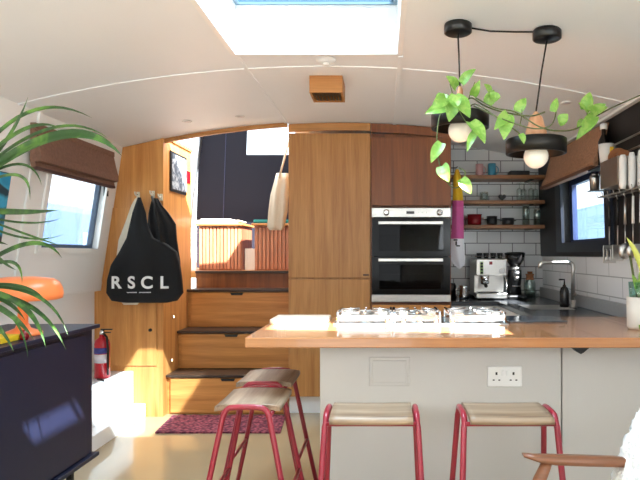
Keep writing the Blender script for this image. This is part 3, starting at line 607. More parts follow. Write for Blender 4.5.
for (tx_, tz, lean) in ((-.05, .32, 1), (.01, .20, 1), (.05, .30, -1), (.03, .36, 1)):
    top = Vector((vx+tx_, vy-.01, vz+tz)); stt.tube([(vx+tx_*.2, vy, vz+.12), (vx+tx_*.5, vy, vz+tz*.6), top], .005, 6)
for b0, t0, w_ in (((.0, .23), (-.07, .40), .028), ((.01, .22), (.055, .39), .03), ((.0, .21), (-.03, .34), .03), ((.02, .22), (.03, .36), .04), ((.0, .24), (.02, .33), .03)):
    leaf(pet, (vx+b0[0]-.0, vy-.015, vz+b0[1]), (vx+t0[0], vy-.02, vz+t0[1]), w_, (.2, -1, .1), .3, .1, False)
obj('stem', stt, M['stem'], vs_); obj('petals', pet, M['tulip'], vs_)
lf = MB()
for a, h in ((-.05, .24), (.04, .27), (-.02, .25), (.055, .2)): leaf(lf, (vx, vy-.01, vz+.12), (vx+a, vy-.03, vz+h), .03, (.1, -1, 0), .3, .05, False)
obj('leaves', lf, M['green'], vs_)
lm = MB()
for k in range(5): leaf(lm, (vx-.03+.015*k, vy-.075, vz+.006), (vx-.045+.022*k, vy-.085-.01*(k % 2), vz+.028), .022, (0, -1, .5), .2, .1)
tag(obj('leaf_sprig', lm, M['green']), 'fallen green leaf sprig at the foot of the pale vase', 'leaf')

# ------------------------------------------------------------------ stools
def make_stool():
    t = thing('bar_stool', 'x', 'stool', (0, 0, 0), 'red tubular bar stools with wooden seats')
    H = .65; rows = []
    for i in range(13):                      # long axis x: 0.29, short y: 0.24, gently dished
        x = -.143+.286*i/12; q = (x/.143)
        zt = H+.002*q*q-.002
        top = [(x, -.12+.24*j/8, zt-.008*(abs(j-4)/4)**4) for j in range(9)]
        rows.append(top+[(x, p[1], p[2]-.018) for p in top[::-1]])
    obj('seat', MB().quadgrid(rows, True, True, True), M['seat'], t)
    def legpt(z): return .075+.135*(H-z)/H
    for s_ in (-1, 1):
        x = s_*.158; xs = lambda z: x+s_*.035*(H-z)/H
        pts = [(xs(0), -legpt(0), .008), (xs(.3), -legpt(.3), .3), (xs(H-.05), -legpt(H-.05), H-.045)]
        for a in (20, 45, 70): pts.append((x, -legpt(H-.04)+.035*(1-math.cos(math.radians(a))), H-.045+.038*math.sin(math.radians(a))))
        pts += [(x, -.03, H-.006), (x, .03, H-.006)]+[(p[0], -p[1], p[2]) for p in pts[::-1]]
        fr_ = obj('leg_frame', MB().tube(pts, .0108, 12), M['red'], t)
        ft = MB()
        for e in (-1, 1): ft.lathe([(.013, 0), (.014, .03)], (xs(0), e*legpt(0), 0), 14)
        obj('rubber_foot', ft, M['black'], fr_)
    for s_ in (-1, 1):
        obj('seat_rail', MB().tube([(-.155, s_*.09, H-.032), (.155, s_*.09, H-.032)], .008, 8), M['red'], t)
        zz = .3; obj('stretcher', MB().tube([(-.155-.035*.54, s_*legpt(zz), zz), (.155+.035*.54, s_*legpt(zz), zz)], .008, 8), M['red'], t)
    return t
s0 = make_stool(); s1 = copy_tree(s0); s2 = copy_tree(s0); s3 = copy_tree(s0)
for s_, (x, y, rz, lb) in zip((s0, s1, s2, s3), (
    (-.04, 2.155, 0, 'red-framed stool with a worn wooden seat, facing the island below its blank hatch'),
    (.44, 2.155, 0, 'red-framed stool with a worn wooden seat, standing below the double socket'),
    (-.50, 2.35, PI/2, 'nearer of two red-framed stools standing end-on by the left end of the breakfast bar'),
    (-.52, 2.755, PI/2, 'farther of two red-framed stools standing end-on, partly under the left end of the bar'))):
    s_.location = (x, y, 0); s_.rotation_euler.z = rz; s_['label'] = lb

# ------------------------------------------------------------------ armchair and throw
ac = thing('armchair', 'brown wooden armchair with slim arms at lower right', 'armchair', (.65, 1.4, 0))
for y in (1.65, 1.08):
    am = MB(); rows = []
    for i in range(9):
        t = i/8; x = .385+t*.34; hw = .026-.006*abs(t-.5); zt = .652-.01*t+ (.004 if i == 0 else 0); th = .010+.010*min(1, t*4)
        if i == 0: hw *= .6; th = .008
        rows.append([(x, y-hw, zt-.004), (x, y, zt), (x, y+hw, zt-.004), (x, y+hw, zt-th), (x, y-hw, zt-th)])
    obj('armrest', am.quadgrid(rows, True, True, True), M['arm'], ac)
    obj('leg', MB().tube([(.37, y, 0), (.40, y, .45), (.43, y, .58), (.455, y, .638)], [.014, .017, .018, .014], 12), M['arm'], ac)
    obj('leg', MB().tube([(.93, y, 0), (.80, y, .3), (.72, y, .64), (.755, y, .78)], [.014, .018, .016, .012], 12), M['arm'], ac)
obj('seat_rail', MB().box(.44, .8, 1.64, 1.66, .3, .35, .004).box(.44, .8, 1.07, 1.09, .3, .35, .004).box(.43, .45, 1.09, 1.64, .3, .36, .004).box(.79, .81, 1.09, 1.64, .28, .33, .004), M['arm'], ac)
obj('seat_cushion', MB().box(.45, .78, 1.1, 1.63, .35, .45, .03, seg=3), M['cream'], ac)
obj('back_rail', MB().tube([(.755, 1.08, .77), (.755, 1.65, .77)], .014, 10), M['arm'], ac)
th = MB(); rows = []
prof = [(x+.03, z-.05) for x, z in [(.56, .46), (.575, .52), (.59, .58), (.605, .64), (.63, .70), (.65, .76), (.675, .81), (.70, .845), (.75, .86), (.80, .845), (.83, .80), (.84, .72), (.85, .6), (.86, .48)]]
NP = 60
fine = []
for i in range(len(prof)-1):
    for k in range(5): t = k/5; fine.append((prof[i][0]*(1-t)+prof[i+1][0]*t, prof[i][1]*(1-t)+prof[i+1][1]*t))
fine.append(prof[-1])
for side in (0, 1):
    pass
outer = []; inner = []
for j in range(NP+1):
    y = 1.02+.65*j/NP
    ro = []
    for i, (x, z) in enumerate(fine):
        nrm = Vector((-.9, 0, .35)) if x < .7 else (Vector((.9, 0, .3)) if x > .8 else Vector((0, 0, 1)))
        d_ = .011*noise.noise(Vector((x*70, y*70, z*70)))+.01*noise.noise(Vector((x*22, y*22, z*22)))
        ro.append(Vector((x, y+.006*noise.noise(Vector((x*50, z*50, 3))), z))+nrm*d_)
    outer.append(ro)
inn = [[Vector((.72+(p.x-.72)*.72, p.y, p.z-.03)) for p in r] for r in outer]
th.quadgrid([o_+i_[::-1] for o_, i_ in zip(outer, inn)], True, True, True)
tag(obj('throw_blanket', th, M['throw']), 'fluffy white throw draped over the back of the armchair', 'blanket')

# ------------------------------------------------------------------ sideboard & things on it
sd = thing('sideboard', 'dark navy metal sideboard along the left wall', 'sideboard', (-1.62, 2.1, 0))
obj('body', MB().box(-1.84, -1.42, 1.22, 2.93, .235, .842, .003), M['navy'], sd)
obj('top', MB().box(-1.85, -1.395, 1.2, 2.96, .842, .86, .002), M['navy'], sd)
obj('bottom_flange', MB().box(-1.85, -1.395, 1.2, 2.95, .217, .235, .002), M['navy'], sd)
for yy in (1.24, 2.05): obj('door', MB().box(-1.42, -1.412, yy, yy+.8, .245, .822, .002), M['navy'], sd)
for x in (-1.8, -1.45):
    for y in (1.3, 2.78): obj('leg', MB().box(x-.012, x+.012, y-.012, y+.012, 0, .217), M['black'], sd)
lp = thing('table_lamp', 'orange mushroom-shaped table lamp on the navy sideboard', 'lamp', (-1.53, 2.55, .86)); lx, ly = -1.53, 2.55
obj('base', MB().lathe([(.075, .001), (.075, .012), (.03, .03), (.022, .05)], (lx, ly, .86), 32), M['orange'], lp)
obj('stem', MB().lathe([(.02, .04), (.02, .17)], (lx, ly, .86), 20), M['orange'], lp)
obj('lamp_shade', MB().lathe([(.03, .160), (.135, .150), (.150, .155), (.154, .175), (.150, .20), (.138, .225), (.115, .24), (.06, .247), (0.0, .248)], (lx, ly, .86), 40), M['orange'], lp)
tag(obj('book', MB().box(-1.66, -1.45, 2.28, 2.42, .861, .882, .003), M['yellow']), 'yellow book lying on the sideboard below the orange lamp', 'book')
tag(obj('ornament', MB().lathe([(.014, 0), (.018, .015), (.012, .035), (.004, .04)], (-1.435, 2.4, .861), 16), M['redgl']), 'tiny red ornament at the front edge of the sideboard', 'ornament')
pt = thing('painting', 'blue and black abstract painting on the left wall', 'painting', (-1.98, 2.8, 1.25))
obj('canvas_edge', MB().slab([2.5, 3.17], [1.27, 1.63], lambda u, v: True, lambda y, z: (XL(z)+.025, y, z), lambda y, z: (XL(z)+.001, y, z)), M['black'], pt)
obj('painted_face', MB().slab([2.5, 3.165], [1.275, 1.625], lambda u, v: True, lambda y, z: (XL(z)+.028, y, z), lambda y, z: (XL(z)+.025, y, z)), M['art'], pt)
# dracaena
dr_ = thing('dracaena_plant', 'potted plant with long arching strap leaves at far left', 'plant', (-1.62, 2.2, .86)); qx, qy = -1.62, 2.2
obj('pot', MB().lathe([(.075, .001), (.09, .16), (.095, .16), (.085, .16), (.08, .14), (0, .14)], (qx, qy, .86), 28), M['terra'], dr_)
obj('soil', MB().lathe([(.08, .14), (.0, .145)], (qx, qy, .86), 20), M['soil'], dr_)
obj('trunk', MB().tube([(qx, qy, .98), (qx+.01, qy, 1.2), (qx+.02, qy, 1.45)], [.014, .012, .01], 10), M['bark'], dr_)
obj('trunk', MB().tube([(qx, qy, .98), (qx+.03, qy+.03, 1.08)], [.012, .01], 10), M['bark'], dr_)
fo = MB()
def strap(p0, p1, p2, wpx, Y0, Y2, tw_=.35):
    a, b_, c_ = P(*p0, Y0), P(*p1, (Y0+Y2)/2), P(*p2, Y2); wd = .78*wpx*Y2/600; rows = []; N = 16
    b_ = 2*b_-.5*(a+c_)
    for i in range(N+1):
        t = i/N; p = a*(1-t)**2+b_*2*t*(1-t)+c_*t*t; d_ = ((b_-a)*(1-t)+(c_-b_)*t).normalized()
        n = Vector((.1, -1, tw_)).normalized(); n = (n-d_*n.dot(d_)).normalized(); s = d_.cross(n)
        h = wd/2*(.55+.45*math.sin(PI*min(1, t*1.3)) if t < .45 else max(.02, 1-((t-.45)/.55)**2.2)); 
        rows.append([p+s*h*k+n*.35*h*abs(k) for k in (-1, -.5, 0, .5, 1)])
    fo.quadgrid(rows)
U = (-52, 205); Lw = (-50, 292)
for p1, p2, w_, Y2 in (((0, 150), (28, 97), 6, 2.15), ((18, 118), (92, 118), 6, 2.3), ((52, 138), (122, 156), 15, 2.15), ((38, 133), (108, 138), 5, 2.25), ((12, 165), (42, 186), 4, 2.2), ((10, 138), (60, 128), 7, 2.1),
    ((5, 212), (60, 210), 9, 2.0), ((15, 222), (62, 218), 3, 2.2), ((15, 236), (64, 234), 3, 2.2), ((20, 232), (62, 246), 3, 2.1), ((10, 175), (30, 200), 5, 1.95), ((-15, 130), (0, 85), 6, 2.3), ((-10, 250), (16, 270), 5, 2.0), ((-20, 200), (-12, 260), 6, 2.0)):
    strap(U, p1, p2, w_, 2.2, Y2)
for p1, p2, w_, Y2 in (((20, 246), (62, 258), 7, 2.05), ((5, 262), (22, 285), 5, 2.0), ((24, 303), (66, 350), 6, 2.05), ((14, 300), (46, 348), 8, 2.0), ((0, 308), (34, 340), 8, 1.95), ((28, 292), (68, 335), 5, 2.15), ((-10, 318), (14, 352), 6, 1.95), ((-5, 296), (25, 320), 7, 2.1), ((10, 285), (45, 300), 5, 2.15), ((-20, 250), (8, 245), 6, 2.2), ((5, 310), (28, 358), 4, 1.95)):
    strap(Lw, p1, p2, w_, 2.2, Y2)
obj('leaves', fo, M['dgreen'], dr_)

# ------------------------------------------------------------------ blinds
bl = thing('roman_blind', 'dark brown roman blind half raised on the left window', 'blind', (-1.93, 3.8, 1.7))
def blind(t, X, sgn, y0, y1, prof, m, name='fabric'):
    rows = []
    for k in range(13):
        y = y0+(y1-y0)*k/12; rows.append([(X(z)+sgn*o, y, z+dz*(k/12)) for (o, z, dz) in prof])
    return obj(name, MB().quadgrid(rows, True, False, True), m, t)
blind(bl, XL, 1, 3.3, 4.27, [(.005, 1.9, 0), (.03, 1.9, 0), (.06, 1.82, 0), (.085, 1.76, 0), (.09, 1.72, 0), (.06, 1.715, 0), (.07, 1.69, 0), (.045, 1.68, 0), (.03, 1.72, 0), (.02, 1.8, 0)], M['blindl'])
obj('headrail', MB().box(XL(1.91)+.002, XL(1.91)+.035, 3.3, 4.27, 1.895, 1.93, .003), M['blindl'], bl)
obj('bottom_bar', MB().box(XL(1.69)+.04, XL(1.69)+.075, 3.3, 4.27, 1.672, 1.69, .006), mat('dark_bar', (70, 40, 38), .7), bl)
br_ = thing('woven_blind', 'woven brown blind half lowered over the galley window', 'blind', (1.25, 4.1, 1.7))
blind(br_, XR, -1, 3.485, 4.6, [(.015, 1.97, 0), (.04, 1.97, 0), (.09, 1.8, 0), (.12, 1.74, 0), (.12, 1.72, 0), (.09, 1.71, 0), (.06, 1.80, 0)], M['rattan'])
obj('bottom_bar', MB().box(XR(1.72)-.135, XR(1.72)-.08, 3.485, 4.6, 1.70, 1.722, .006), mat('blind_bar', (98, 62, 42), .7), br_)

# ------------------------------------------------------------------ hanging bags on the left
for i, (px, py, l) in enumerate(((137, 197, 'left of three small coat hooks above the black bags'), (152, 196, 'middle of three small coat hooks above the black bags'), (160, 199, 'right of three small coat hooks above the black bags'))):
    p = P(px, py, 4.42); tag(obj('coat_hook', MB().tube([(p.x, 4.438, p.z+.02), (p.x, 4.40, p.z+.01), (p.x, 4.385, p.z+.02), (p.x, 4.38, p.z+.035)], .005, 8).box(p.x-.012, p.x+.012, 4.438, 4.446, p.z-.01, p.z+.04, .002), M['cream']), l, 'hook', 'coat hooks')
def rowpx(L, Y, yc):  # (py, xl, xr, half depth)
    return [(P(0, py, Y).z, (P(xl, 0, Y).x+P(xr, 0, Y).x)/2, yc, abs(P(xr, 0, Y).x-P(xl, 0, Y).x)/2, hd_) for py, xl, xr, hd_ in L]
wb = thing('canvas_bag', 'cream canvas bag hanging behind the black printed bag', 'bag', (-1.8, 4.38, .85))
obj('body', MB().loft(rowpx([(305, 122, 136, .012), (300, 118, 140, .02), (255, 115, 142, .025), (240, 117, 140, .022), (222, 124, 140, .015), (205, 130, 140, .01), (198, 134, 139, .006)], 4.38, 4.405), 40, 2.6, .25), M['cream'], wb)
bj = thing('black_jacket', 'black jacket hanging from the middle hook behind the printed bag', 'jacket', (-1.66, 4.36, 1.0))
obj('body', MB().loft(rowpx([(288, 146, 180, .02), (262, 146, 179, .03), (240, 147, 176, .03), (224, 146, 175, .03), (213, 147, 168, .03), (205, 149, 161, .02), (198, 151, 157, .012)], 4.37, 4.392), 60, 2.4, .35, 8), mat('charcoal_jacket', (24, 25, 28), .85, bump=.3, bscale=18), bj)
tb = thing('tote_bag', 'black tote bag with white RSCL lettering on coat hooks', 'bag', (-1.7, 4.28, .85))
TB = rowpx([(303, 122, 166, .02), (301, 110, 176, .035), (293, 105, 182, .05), (280, 106, 181, .055), (265, 110, 179, .05), (252, 118, 176, .04), (244, 122, 166, .03), (238, 125, 152, .022), (225, 128, 146, .018), (212, 131, 144, .015), (203, 134, 141, .01), (197, 136, 139, .006)], 4.22, 4.25)
obj('body', MB().loft(TB, 72, 3, .12, 5), M['cloth'], tb)
obj('strap', MB().tube([P(162, 245, 4.24), P(158, 222, 4.24), P(154, 205, 4.25), P(152, 197, 4.36)], .009, 8), M['cloth'], tb)
def front_y(x, z):
    for a, b2 in zip(TB[:-1], TB[1:]):
        if a[0] <= z <= b2[0]:
            t = (z-a[0])/(b2[0]-a[0]); xc, hw, hd_ = (a[k]*(1-t)+b2[k]*t for k in (1, 3, 4))
            u = min(.98, abs((x-xc)/hw)); return 4.25-hd_*(1-u**3)**(1/3)+.12*hd_*math.sin(5*(x-xc)/hw*1.3+z*4)
    return 4.18
def on_bag(mb, cx_, cz_, sx_=1, ext=.002):
    for v in mb.b.verts:
        x, z = cx_+v.co.x*sx_, cz_+v.co.y+v.co.x*.01; v.co = Vector((x, front_y(x, z)-.004+(-v.co.z), z))
    return mb
p = P(141.5, 288, 4.22)
for ch_, dx in (('R', -.17), ('S', -.062), ('C', .05), ('L', .165)):
    tm = text_mb(ch_, .118, .002); bmesh.ops.subdivide_edges(tm.b, edges=tm.b.edges[:], cuts=1)
    obj('letter', on_bag(tm, p.x+dx, p.z), M['whitepl'], tb)
sl = MB()
for x0, x1 in ((-.085, -.012), (.005, .09)):
    n_ = 9
    for k in range(n_):
        xx = x0+(x1-x0)*k/n_; sl.box(xx, xx+(x1-x0)/n_*.7, -.003, .003, -.001, .001)
obj('small_print', on_bag(sl, p.x-.01, p.z-.03), M['whitepl'], tb)

# white tote by the stairs
wt_ = thing('white_tote_bag', 'white canvas tote hanging beside the larder in the hatchway', 'bag', (-.80, 4.7, 1.38))
obj('body', MB().loft(rowpx([(230, 269, 282, .02), (227, 267, 284, .03), (212, 268, 287, .035), (195, 270, 288, .03), (180, 274, 288, .022), (173, 276, 288, .015)], 4.78, 4.8), 40, 2.8, .3, 5), M['cream'], wt_)
obj('strap', MB().tube([P(279, 178, 4.76), P(284, 160, 4.76), P(288, 145, 4.78), P(287, 138, 4.8)], .008, 8), M['cream'], wt_)
tag(obj('hook', MB().tube([(-.714, 4.78, 2.11), (-.745, 4.78, 2.11), (-.755, 4.78, 2.13)], .005, 8).box(-.718, -.712, 4.765, 4.795, 2.09, 2.15), M['chrome']), 'metal hook on the larder side holding the white tote', 'hook')

# fire extinguisher
fx, fy, fz = -1.965, 4.2, .34
fe = thing('fire_extinguisher', 'red fire extinguisher standing on the white step box', 'fire extinguisher', (fx, fy, fz))
obj('cylinder', MB().lathe([(.045, .001), (.052, .01), (.052, .24), (.045, .265), (.02, .285), (.018, .3)], (fx, fy, fz), 32), M['fire'], fe)
ar = MB(); R_ = .0535
for z0, z1, mm in ((.11, .17, 'label'), (.175, .215, 'labelb')):
    ar = MB(); rows = []
    for k in range(13):
        a = math.radians(-160+140*k/12); rows.append([(fx+R_*math.cos(a), fy+R_*math.sin(a), fz+z0), (fx+R_*math.cos(a), fy+R_*math.sin(a), fz+z1), (fx+(R_-.001)*math.cos(a), fy+(R_-.001)*math.sin(a), fz+z1), (fx+(R_-.001)*math.cos(a), fy+(R_-.001)*math.sin(a), fz+z0)])
    obj('label_band', ar.quadgrid(rows, True, True, True), M[mm], fe)
obj('valve', MB().lathe([(.017, .3), (.019, .32), (.012, .335)], (fx, fy, fz), 16), M['chrome'], fe)
obj('handle', MB().box(fx-.01, fx+.07, fy-.008, fy+.008, fz+.335, fz+.343, .002).box(fx-.01, fx+.06, fy-.008, fy+.008, fz+.315, fz+.322, .002), M['blackgl'], fe)
obj('hose', MB().tube([(fx+.015, fy-.01, fz+.31), (fx+.05, fy-.04, fz+.29), (fx+.062, fy-.045, fz+.2), (fx+.06, fy-.045, fz+.1), (fx+.058, fy-.04, fz+.03)], .008, 8), M['blackgl'], fe)
tag(obj('strap_end', MB().tube([(fx+.0, fy-.07, fz+.006), (fx+.04, fy-.09, fz+.007), (fx+.07, fy-.13, fz+.006)], .006, 8), M['black']), 'short black strap lying on the white step box', 'strap')

# rug
rows = []
for j in range(15):
    y = 4.03+.43*j/14; rows.append([(-1.53-.03*(y-4.03)/.4+ .84*i/60, y, .012+.005*math.sin(i*.9)*math.sin(j*1.3)) for i in range(61)])
rg = MB(); rg.slab([i for i in range(61)], [j for j in range(15)], lambda a, b: True, lambda i, j: rows[j][i], lambda i, j: (rows[j][i][0], rows[j][i][1], .001))
tag(obj('rug', rg, M['rug']), 'chunky woven maroon rug at the foot of the stairs', 'rug')

# ------------------------------------------------------------------ ceiling fittings
vn = thing('ceiling_vent', 'square wooden vent box on the ceiling', 'vent', (-.31, 3.45, 2.1))
vx0, vx1, vy0, vy1 = -.41, -.225, 3.34, 3.56
obj('box', MB().box(vx0, vx1, vy0, vy0+.012, 2.105, 2.2).box(vx0, vx1, vy1-.012, vy1, 2.105, 2.2).box(vx0, vx0+.012, vy0+.012, vy1-.012, 2.105, 2.2).box(vx1-.012, vx1, vy0+.012, vy1-.012, 2.105, 2.2), M['oakx'], vn)
sl = MB()
for k in range(8): sl.box(vx0+.02+k*.019, vx0+.032+k*.019, vy0+.014, vy1-.014, 2.112, 2.118)
obj('grille', sl, M['dark'], vn); obj('inner_board', MB().box(vx0+.012, vx1-.012, vy0+.012, vy1-.012, 2.14, 2.15), M['dark'], vn)
sm = thing('smoke_detector', 'round white smoke detector on the ceiling', 'smoke detector', (-.29, 3.06, 2.17))
obj('base', MB().lathe([(.048, .2-.17+.0), (.05, .025), (.05, .018), (.03, .008), (0, .006)], (-.29, 3.06, 2.17), 28), M['whitepl'], sm); obj('sensor', MB().lathe([(.02, .008), (.018, -.002), (0, -.004)], (-.29, 3.06, 2.17), 20), M['whitepl'], sm)
for i, (px, py, Y) in enumerate(((567, 101, 3.25), (187, 121, 4.1), (240, 116, 4.15))):
    x = (px-383)*Y/600; z = zc(x); Y = (z-1.2)*600/(255-py); x = (px-383)*Y/600; z = zc(x)
    t = thing('ceiling_downlight', ['small round recessed downlight beyond the right pendant lamp', 'small round recessed downlight above the hanging black bags', 'small round recessed downlight in front of the stair hatch'][i], 'downlight', (x, Y, z), 'recessed downlights')
    obj('bezel', MB().lathe([(.034, -.0), (.034, -.006), (.024, -.007), (.022, .0)], (x, Y, z), 24), M['whitepl'], t); obj('lens', MB().lathe([(.021, -.0045), (0, -.005)], (x, Y, z), 20), M['label'], t)

# ------------------------------------------------------------------ pendants
def pendant(rx, ry, sx__, sy__, zs, dk, label):
    zt = zc(rx)
    t = thing('pendant_lamp', label, 'pendant lamp', (rx, ry, zt), 'black pendant lamps with globe bulbs')
    obj('ceiling_rose', MB().lathe([(.056, -.002), (.058, -.006), (.058, -.038), (.052, -.042), (0, -.043)], (rx, ry, zt+.001), 32), M['blackgl'], t)
    obj('cord', MB().tube([(rx, ry, zt-.04), ((rx+sx__)/2, (ry+sy__)/2, (zt+zs+.1)/2), (sx__, sy__, zs+.108)], .0035, 8), M['black'], t)
    R_ = .12
    obj('lamp_shade', MB().lathe([(.0, 0), (R_*.7, -.001), (R_-.005, -.001), (R_, -.005), (R_, -.06), (R_-.012, -.062), (R_-.012, -.015), (.02, -.014)], (sx__, sy__, zs+.0), 48), M['shade'], t)
    obj('lamp_neck', MB().lathe([(.038, .001), (.042, .01), (.042, .03), (.034, .055), (.026, .085), (.014, .1), (.006, .11)] if dk else [(.016, .001), (.016, .03), (.012, .1), (.006, .115)], (sx__, sy__, zs), 24), M['neck'], t)
    obj('globe_bulb', MB().sphere((sx__, sy__, zs-.07), .049), M['globe'], t)
    return t
p1 = P(460, 114, 2.5); p2 = P(536, 139, 2.42)
pendant(.315, 2.52, p1.x, 2.5, p1.z-.0, False, 'left black pendant lamp trailing pothos vine over the island')
pendant(.675, 2.47, p2.x, 2.42, p2.z, True, 'right black pendant lamp with wooden neck over the island')
tag(obj('link_cable', MB().tube([(.37, 2.52, zc(.37)-.012), (.45, 2.51, zc(.45)-.02), (.55, 2.49, zc(.55)-.018), (.62, 2.475, zc(.62)-.014)], .004, 8), M['black']), 'black cable joining the two pendant ceiling roses', 'cable')
# pothos
def pothos(label, loc, vines, leaves):
    t = thing('pothos_plant', label, 'plant', loc); v = MB(); f = MB()
    for pts, r in vines:
        P3 = [P(*q) for q in pts]; out = []
        for i in range(len(P3)-1):   # smooth
            a, b_, c_, d_ = P3[max(i-1, 0)], P3[i], P3[i+1], P3[min(i+2, len(P3)-1)]
            for k in range(5): s = k/5; out.append(.5*((2*b_)+(c_-a)*s+(2*a-5*b_+4*c_-d_)*s*s+(3*b_-a-3*c_+d_)*s**3))
        out.append(P3[-1]); v.tube(out, r, 6)
    for (bx, by, tx__, ty__, w_, Y) in leaves:
        b3, t3 = P(bx, by, Y), P(tx__, ty__, Y-.015+random.uniform(-.03, .03))
        n = Vector((random.uniform(-.5, .5), -1, random.uniform(.1, .7))); leaf(f, b3, t3, w_*Y/600, n, .28, .1, True, 11)
    obj('vines', v, M['stem'], t); obj('leaves', f, M['green'], t)
pothos('pothos growing from the left pendant lamp with a long trailing strand', (p1.x, 2.5, p1.z),
  [([(452, 112, 2.47), (442, 112, 2.38), (438, 125, 2.36), (437, 150, 2.36), (441, 168, 2.36), (447, 182, 2.36), (455, 188, 2.36), (463, 183, 2.36), (465, 172, 2.36), (459, 168, 2.36)], .0028),
   ([(462, 113, 2.5), (470, 98, 2.44), (485, 106, 2.44), (503, 112, 2.42), (530, 116, 2.4), (545, 112, 2.4)], .003), ([(466, 113, 2.5), (475, 104, 2.42), (495, 116, 2.38), (515, 130, 2.37), (520, 134, 2.37)], .0026),
   ([(458, 112, 2.5), (454, 100, 2.45), (450, 84, 2.45)], .002), ([(464, 112, 2.5), (470, 95, 2.45), (475, 82, 2.45)], .002), ([(455, 112, 2.5), (455, 104, 2.36), (466, 122, 2.34), (478, 134, 2.34)], .002)],
  [(462, 84, 476, 69, 12, 2.45), (456, 88, 446, 76, 12, 2.45), (473, 96, 480, 80, 9, 2.42), (448, 107, 425, 114, 14, 2.4), (446, 98, 431, 108, 13, 2.36), (452, 98, 470, 118, 20, 2.36), (458, 96, 449, 122, 18, 2.38), (470, 122, 485, 144, 16, 2.34), (476, 132, 467, 152, 9, 2.36),
   (444, 94, 440, 106, 13, 2.42), (442, 143, 431, 163, 12, 2.35), (442, 166, 449, 182, 14, 2.35), (461, 179, 471, 194, 12, 2.35), (452, 104, 462, 96, 14, 2.34), (487, 104, 494, 90, 12, 2.42), (490, 92, 484, 84, 8, 2.44)])
pothos('pothos vines along the right pendant lamp, reaching to the galley wall', (p2.x, 2.42, p2.z),
  [([(476, 98, 2.46), (495, 108, 2.36), (515, 112, 2.32), (540, 127, 2.28), (562, 131, 2.3), (580, 127, 2.45), (600, 114, 2.6), (620, 104, 2.8), (634, 98, 2.8), (648, 92, 2.8)], .003),
   ([(474, 106, 2.44), (500, 118, 2.28), (530, 128, 2.27), (548, 127, 2.27), (555, 118, 2.35), (556, 106, 2.4)], .0026), ([(520, 126, 2.28), (522, 112, 2.34), (521, 106, 2.36)], .002), ([(588, 122, 2.5), (587, 112, 2.5), (588, 104, 2.5)], .002)],
  [(518, 112, 526, 98, 12, 2.36), (506, 116, 504, 140, 17, 2.3), (508, 114, 494, 130, 12, 2.3), (520, 134, 524, 144, 8, 2.27), (553, 112, 557, 98, 8, 2.36), (560, 122, 568, 114, 11, 2.36), (562, 126, 558, 120, 9, 2.36),
   (586, 110, 590, 92, 13, 2.5), (588, 113, 578, 103, 12, 2.5), (592, 114, 606, 104, 12, 2.52), (594, 116, 576, 140, 13, 2.5), (584, 120, 577, 129, 7, 2.52), (600, 112, 608, 107, 7, 2.6), (498, 100, 490, 92, 9, 2.4)])

# ------------------------------------------------------------------ rack and utensils on the right wall
XW = lambda z: XR(z)-.012
rl = thing('wall_rail', 'steel double rail on the black wall at right', 'rail', (1.3, 3.1, 1.75))
for z, dx in ((1.81, .04), (1.745, .04)): obj('bar', MB().tube([(XW(z)-dx, 2.5, z), (XW(z)-dx, 3.47, z)], .006, 8), M['steel'], rl)
for y in (2.6, 3.42): obj('bracket', MB().box(XW(1.78)-.05, XW(1.78)-.001, y-.006, y+.006, 1.74, 1.82), M['steel'], rl)
rk = thing('wire_rack', 'dark wire hanging rack above the utensils', 'rack', (1.28, 3.3, 1.5))
g = MB()
for i in range(2): g.tube([(XW(1.53)-.03-.06*i, 2.5, 1.53), (XW(1.53)-.03-.06*i, 3.45, 1.53)], .005, 6)
for k in range(12): y = 2.56+k*.08; g.tube([(XW(1.53)-.001, y, 1.53), (XW(1.53)-.1, y, 1.53), (XW(1.53)-.105, y, 1.55)], .003, 6)
obj('wires', g, M['steel'], rk)
def utensil(y, kind, label, m, z1=1.52):
    x = XW(1.5)-.06; t = thing({'s': 'spatula', 'l': 'ladle', 'w': 'slotted_turner', 'k': 'serving_spoon'}[kind], label, 'utensil', (x, y, z1-.35))
    obj('hook', MB().tube([(x, y, z1+.015), (x-.008, y, z1+.02), (x-.012, y, z1+.005), (x-.004, y, z1-.02)], .003, 6), M['steel'], t)
    obj('handle', MB().tube([(x-.004, y, z1-.02), (x-.004, y, z1-.16)], [.006, .008], 8), m, t)
    obj('shaft', MB().tube([(x-.004, y, z1-.16), (x-.004, y, z1-.27)], .0035, 8), M['steel'], t)
    if kind == 'w':
        h = MB()
        for k in range(4): h.box(x-.04+k*.02, x-.028+k*.02, y-.004, y, z1-.35, z1-.275, .002)
        h.box(x-.04, x+.032, y-.004, y, z1-.29, z1-.265, .002).box(x-.04, x+.032, y-.004, y, z1-.365, z1-.35, .002); obj('blade', h, M['steel'], t)
    elif kind == 's': obj('blade', MB().box(x-.035, x+.027, y-.004, y, z1-.35, z1-.265, .002), M['steel'], t)
    else: obj('bowl', MB().sphere((x-.004, y, z1-.3), .035, (1, .45, 1.2 if kind == 'k' else 1)), M['steel'], t)
utensil(3.36, 'w', 'slotted turner hanging nearest the galley window', M['inside']); utensil(3.24, 's', 'flat steel spatula, second utensil from the galley window', M['inside']); utensil(3.14, 'k', 'slim steel spoon, third utensil from the galley window', M['steel'])
utensil(3.04, 'l', 'round ladle with a pale handle, fourth utensil from the galley window', M['whitepl']); utensil(2.95, 's', 'spatula with a pale handle at the right edge of view', M['whitepl'])
cd = thing('knife_caddy', 'steel wall caddy above the hanging utensils', 'caddy', (1.27, 3.2, 1.55))
obj('box', MB().box(1.18, 1.313, 3.02, 3.26, 1.555, 1.565).box(1.18, 1.19, 3.02, 3.26, 1.565, 1.70).box(1.303, 1.313, 3.02, 3.26, 1.565, 1.70).box(1.19, 1.303, 3.02, 3.03, 1.565, 1.70).box(1.19, 1.303, 3.25, 3.26, 1.565, 1.70), M['steel'], cd)
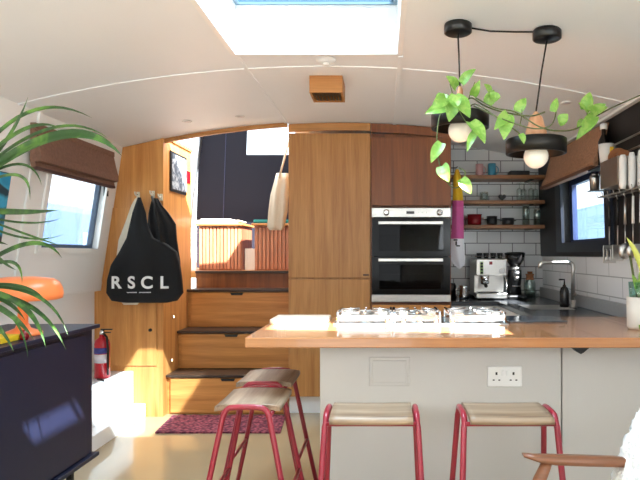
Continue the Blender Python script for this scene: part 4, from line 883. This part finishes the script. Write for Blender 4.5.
for k in range(3):
    x = 1.197+k*.045; tag(obj('white_handled_tool', MB().tube([(x, 2.995, 1.53), (x, 2.995, 1.55), (x, 2.995, 1.68), (x, 2.995, 1.70+.012*k)], [.012, .018, .018, .012], 14), M['whitepl']), ['left', 'middle', 'right'][k]+' of three white handles in front of the steel wall caddy', 'utensil', 'white handles at the caddy')
tag(obj('round_board', MB().lathe([(.053, 0), (.055, .004), (.055, .01), (.053, .013)], (1.2465, 3.17, 1.712), 32, 'y'), M['brass']), 'round brown board standing in the steel wall caddy', 'board')
tag(obj('round_board', MB().lathe([(.045, 0), (.045, .012)], (1.2465, 3.10, 1.70), 28, 'y'), M['brass']), 'smaller round brown board in the caddy, in front of the larger one', 'board')
ss = thing('small_shelf', 'small black bracket shelf beside the woven blind', 'shelf', (1.3, 3.5, 1.69))
obj('board', MB().box(1.2, XW(1.7)-.001, 3.30, 3.52, 1.69, 1.70, .002), M['black'], ss)
bk = thing('steel_pot', 'white steel pot with a yellow mark on the small shelf', 'pot', (1.27, 3.46, 1.70))
obj('body', MB().lathe([(.032, .001), (.042, .12), (.039, .12), (.03, .006), (0, .006)], (1.25, 3.36, 1.70), 28), M['whitepl'], bk); obj('mark', MB().box(1.255, 1.277, 3.318, 3.324, 1.745, 1.8, .002), M['yellow'], bk)
bo = thing('oil_bottle', 'dark bottle with a white cap behind the steel pot', 'bottle', (1.27, 3.54, 1.7))
obj('body', MB().lathe([(.03, .001), (.03, .15), (.012, .19), (.012, .22)], (1.265, 3.44, 1.70), 24), M['soapb'], bo); obj('cap', MB().lathe([(.02, .22), (.02, .25), (.016, .253)], (1.265, 3.44, 1.70), 20), M['whitepl'], bo)
cn = thing('steel_canister', 'small steel canister on a bracket in front of the galley window', 'canister', (1.28, 3.64, 1.6))
obj('body', MB().lathe([(.028, 0), (.03, .07), (.03, .085)], (1.26, 3.57, 1.585), 24), M['steel'], cn); obj('lid', MB().lathe([(.024, .085), (.02, .1), (.006, .105)], (1.26, 3.57, 1.585), 20), M['steel'], cn); obj('bracket', MB().box(1.23, 1.325, 3.54, 3.61, 1.577, 1.584), M['steel'], cn)
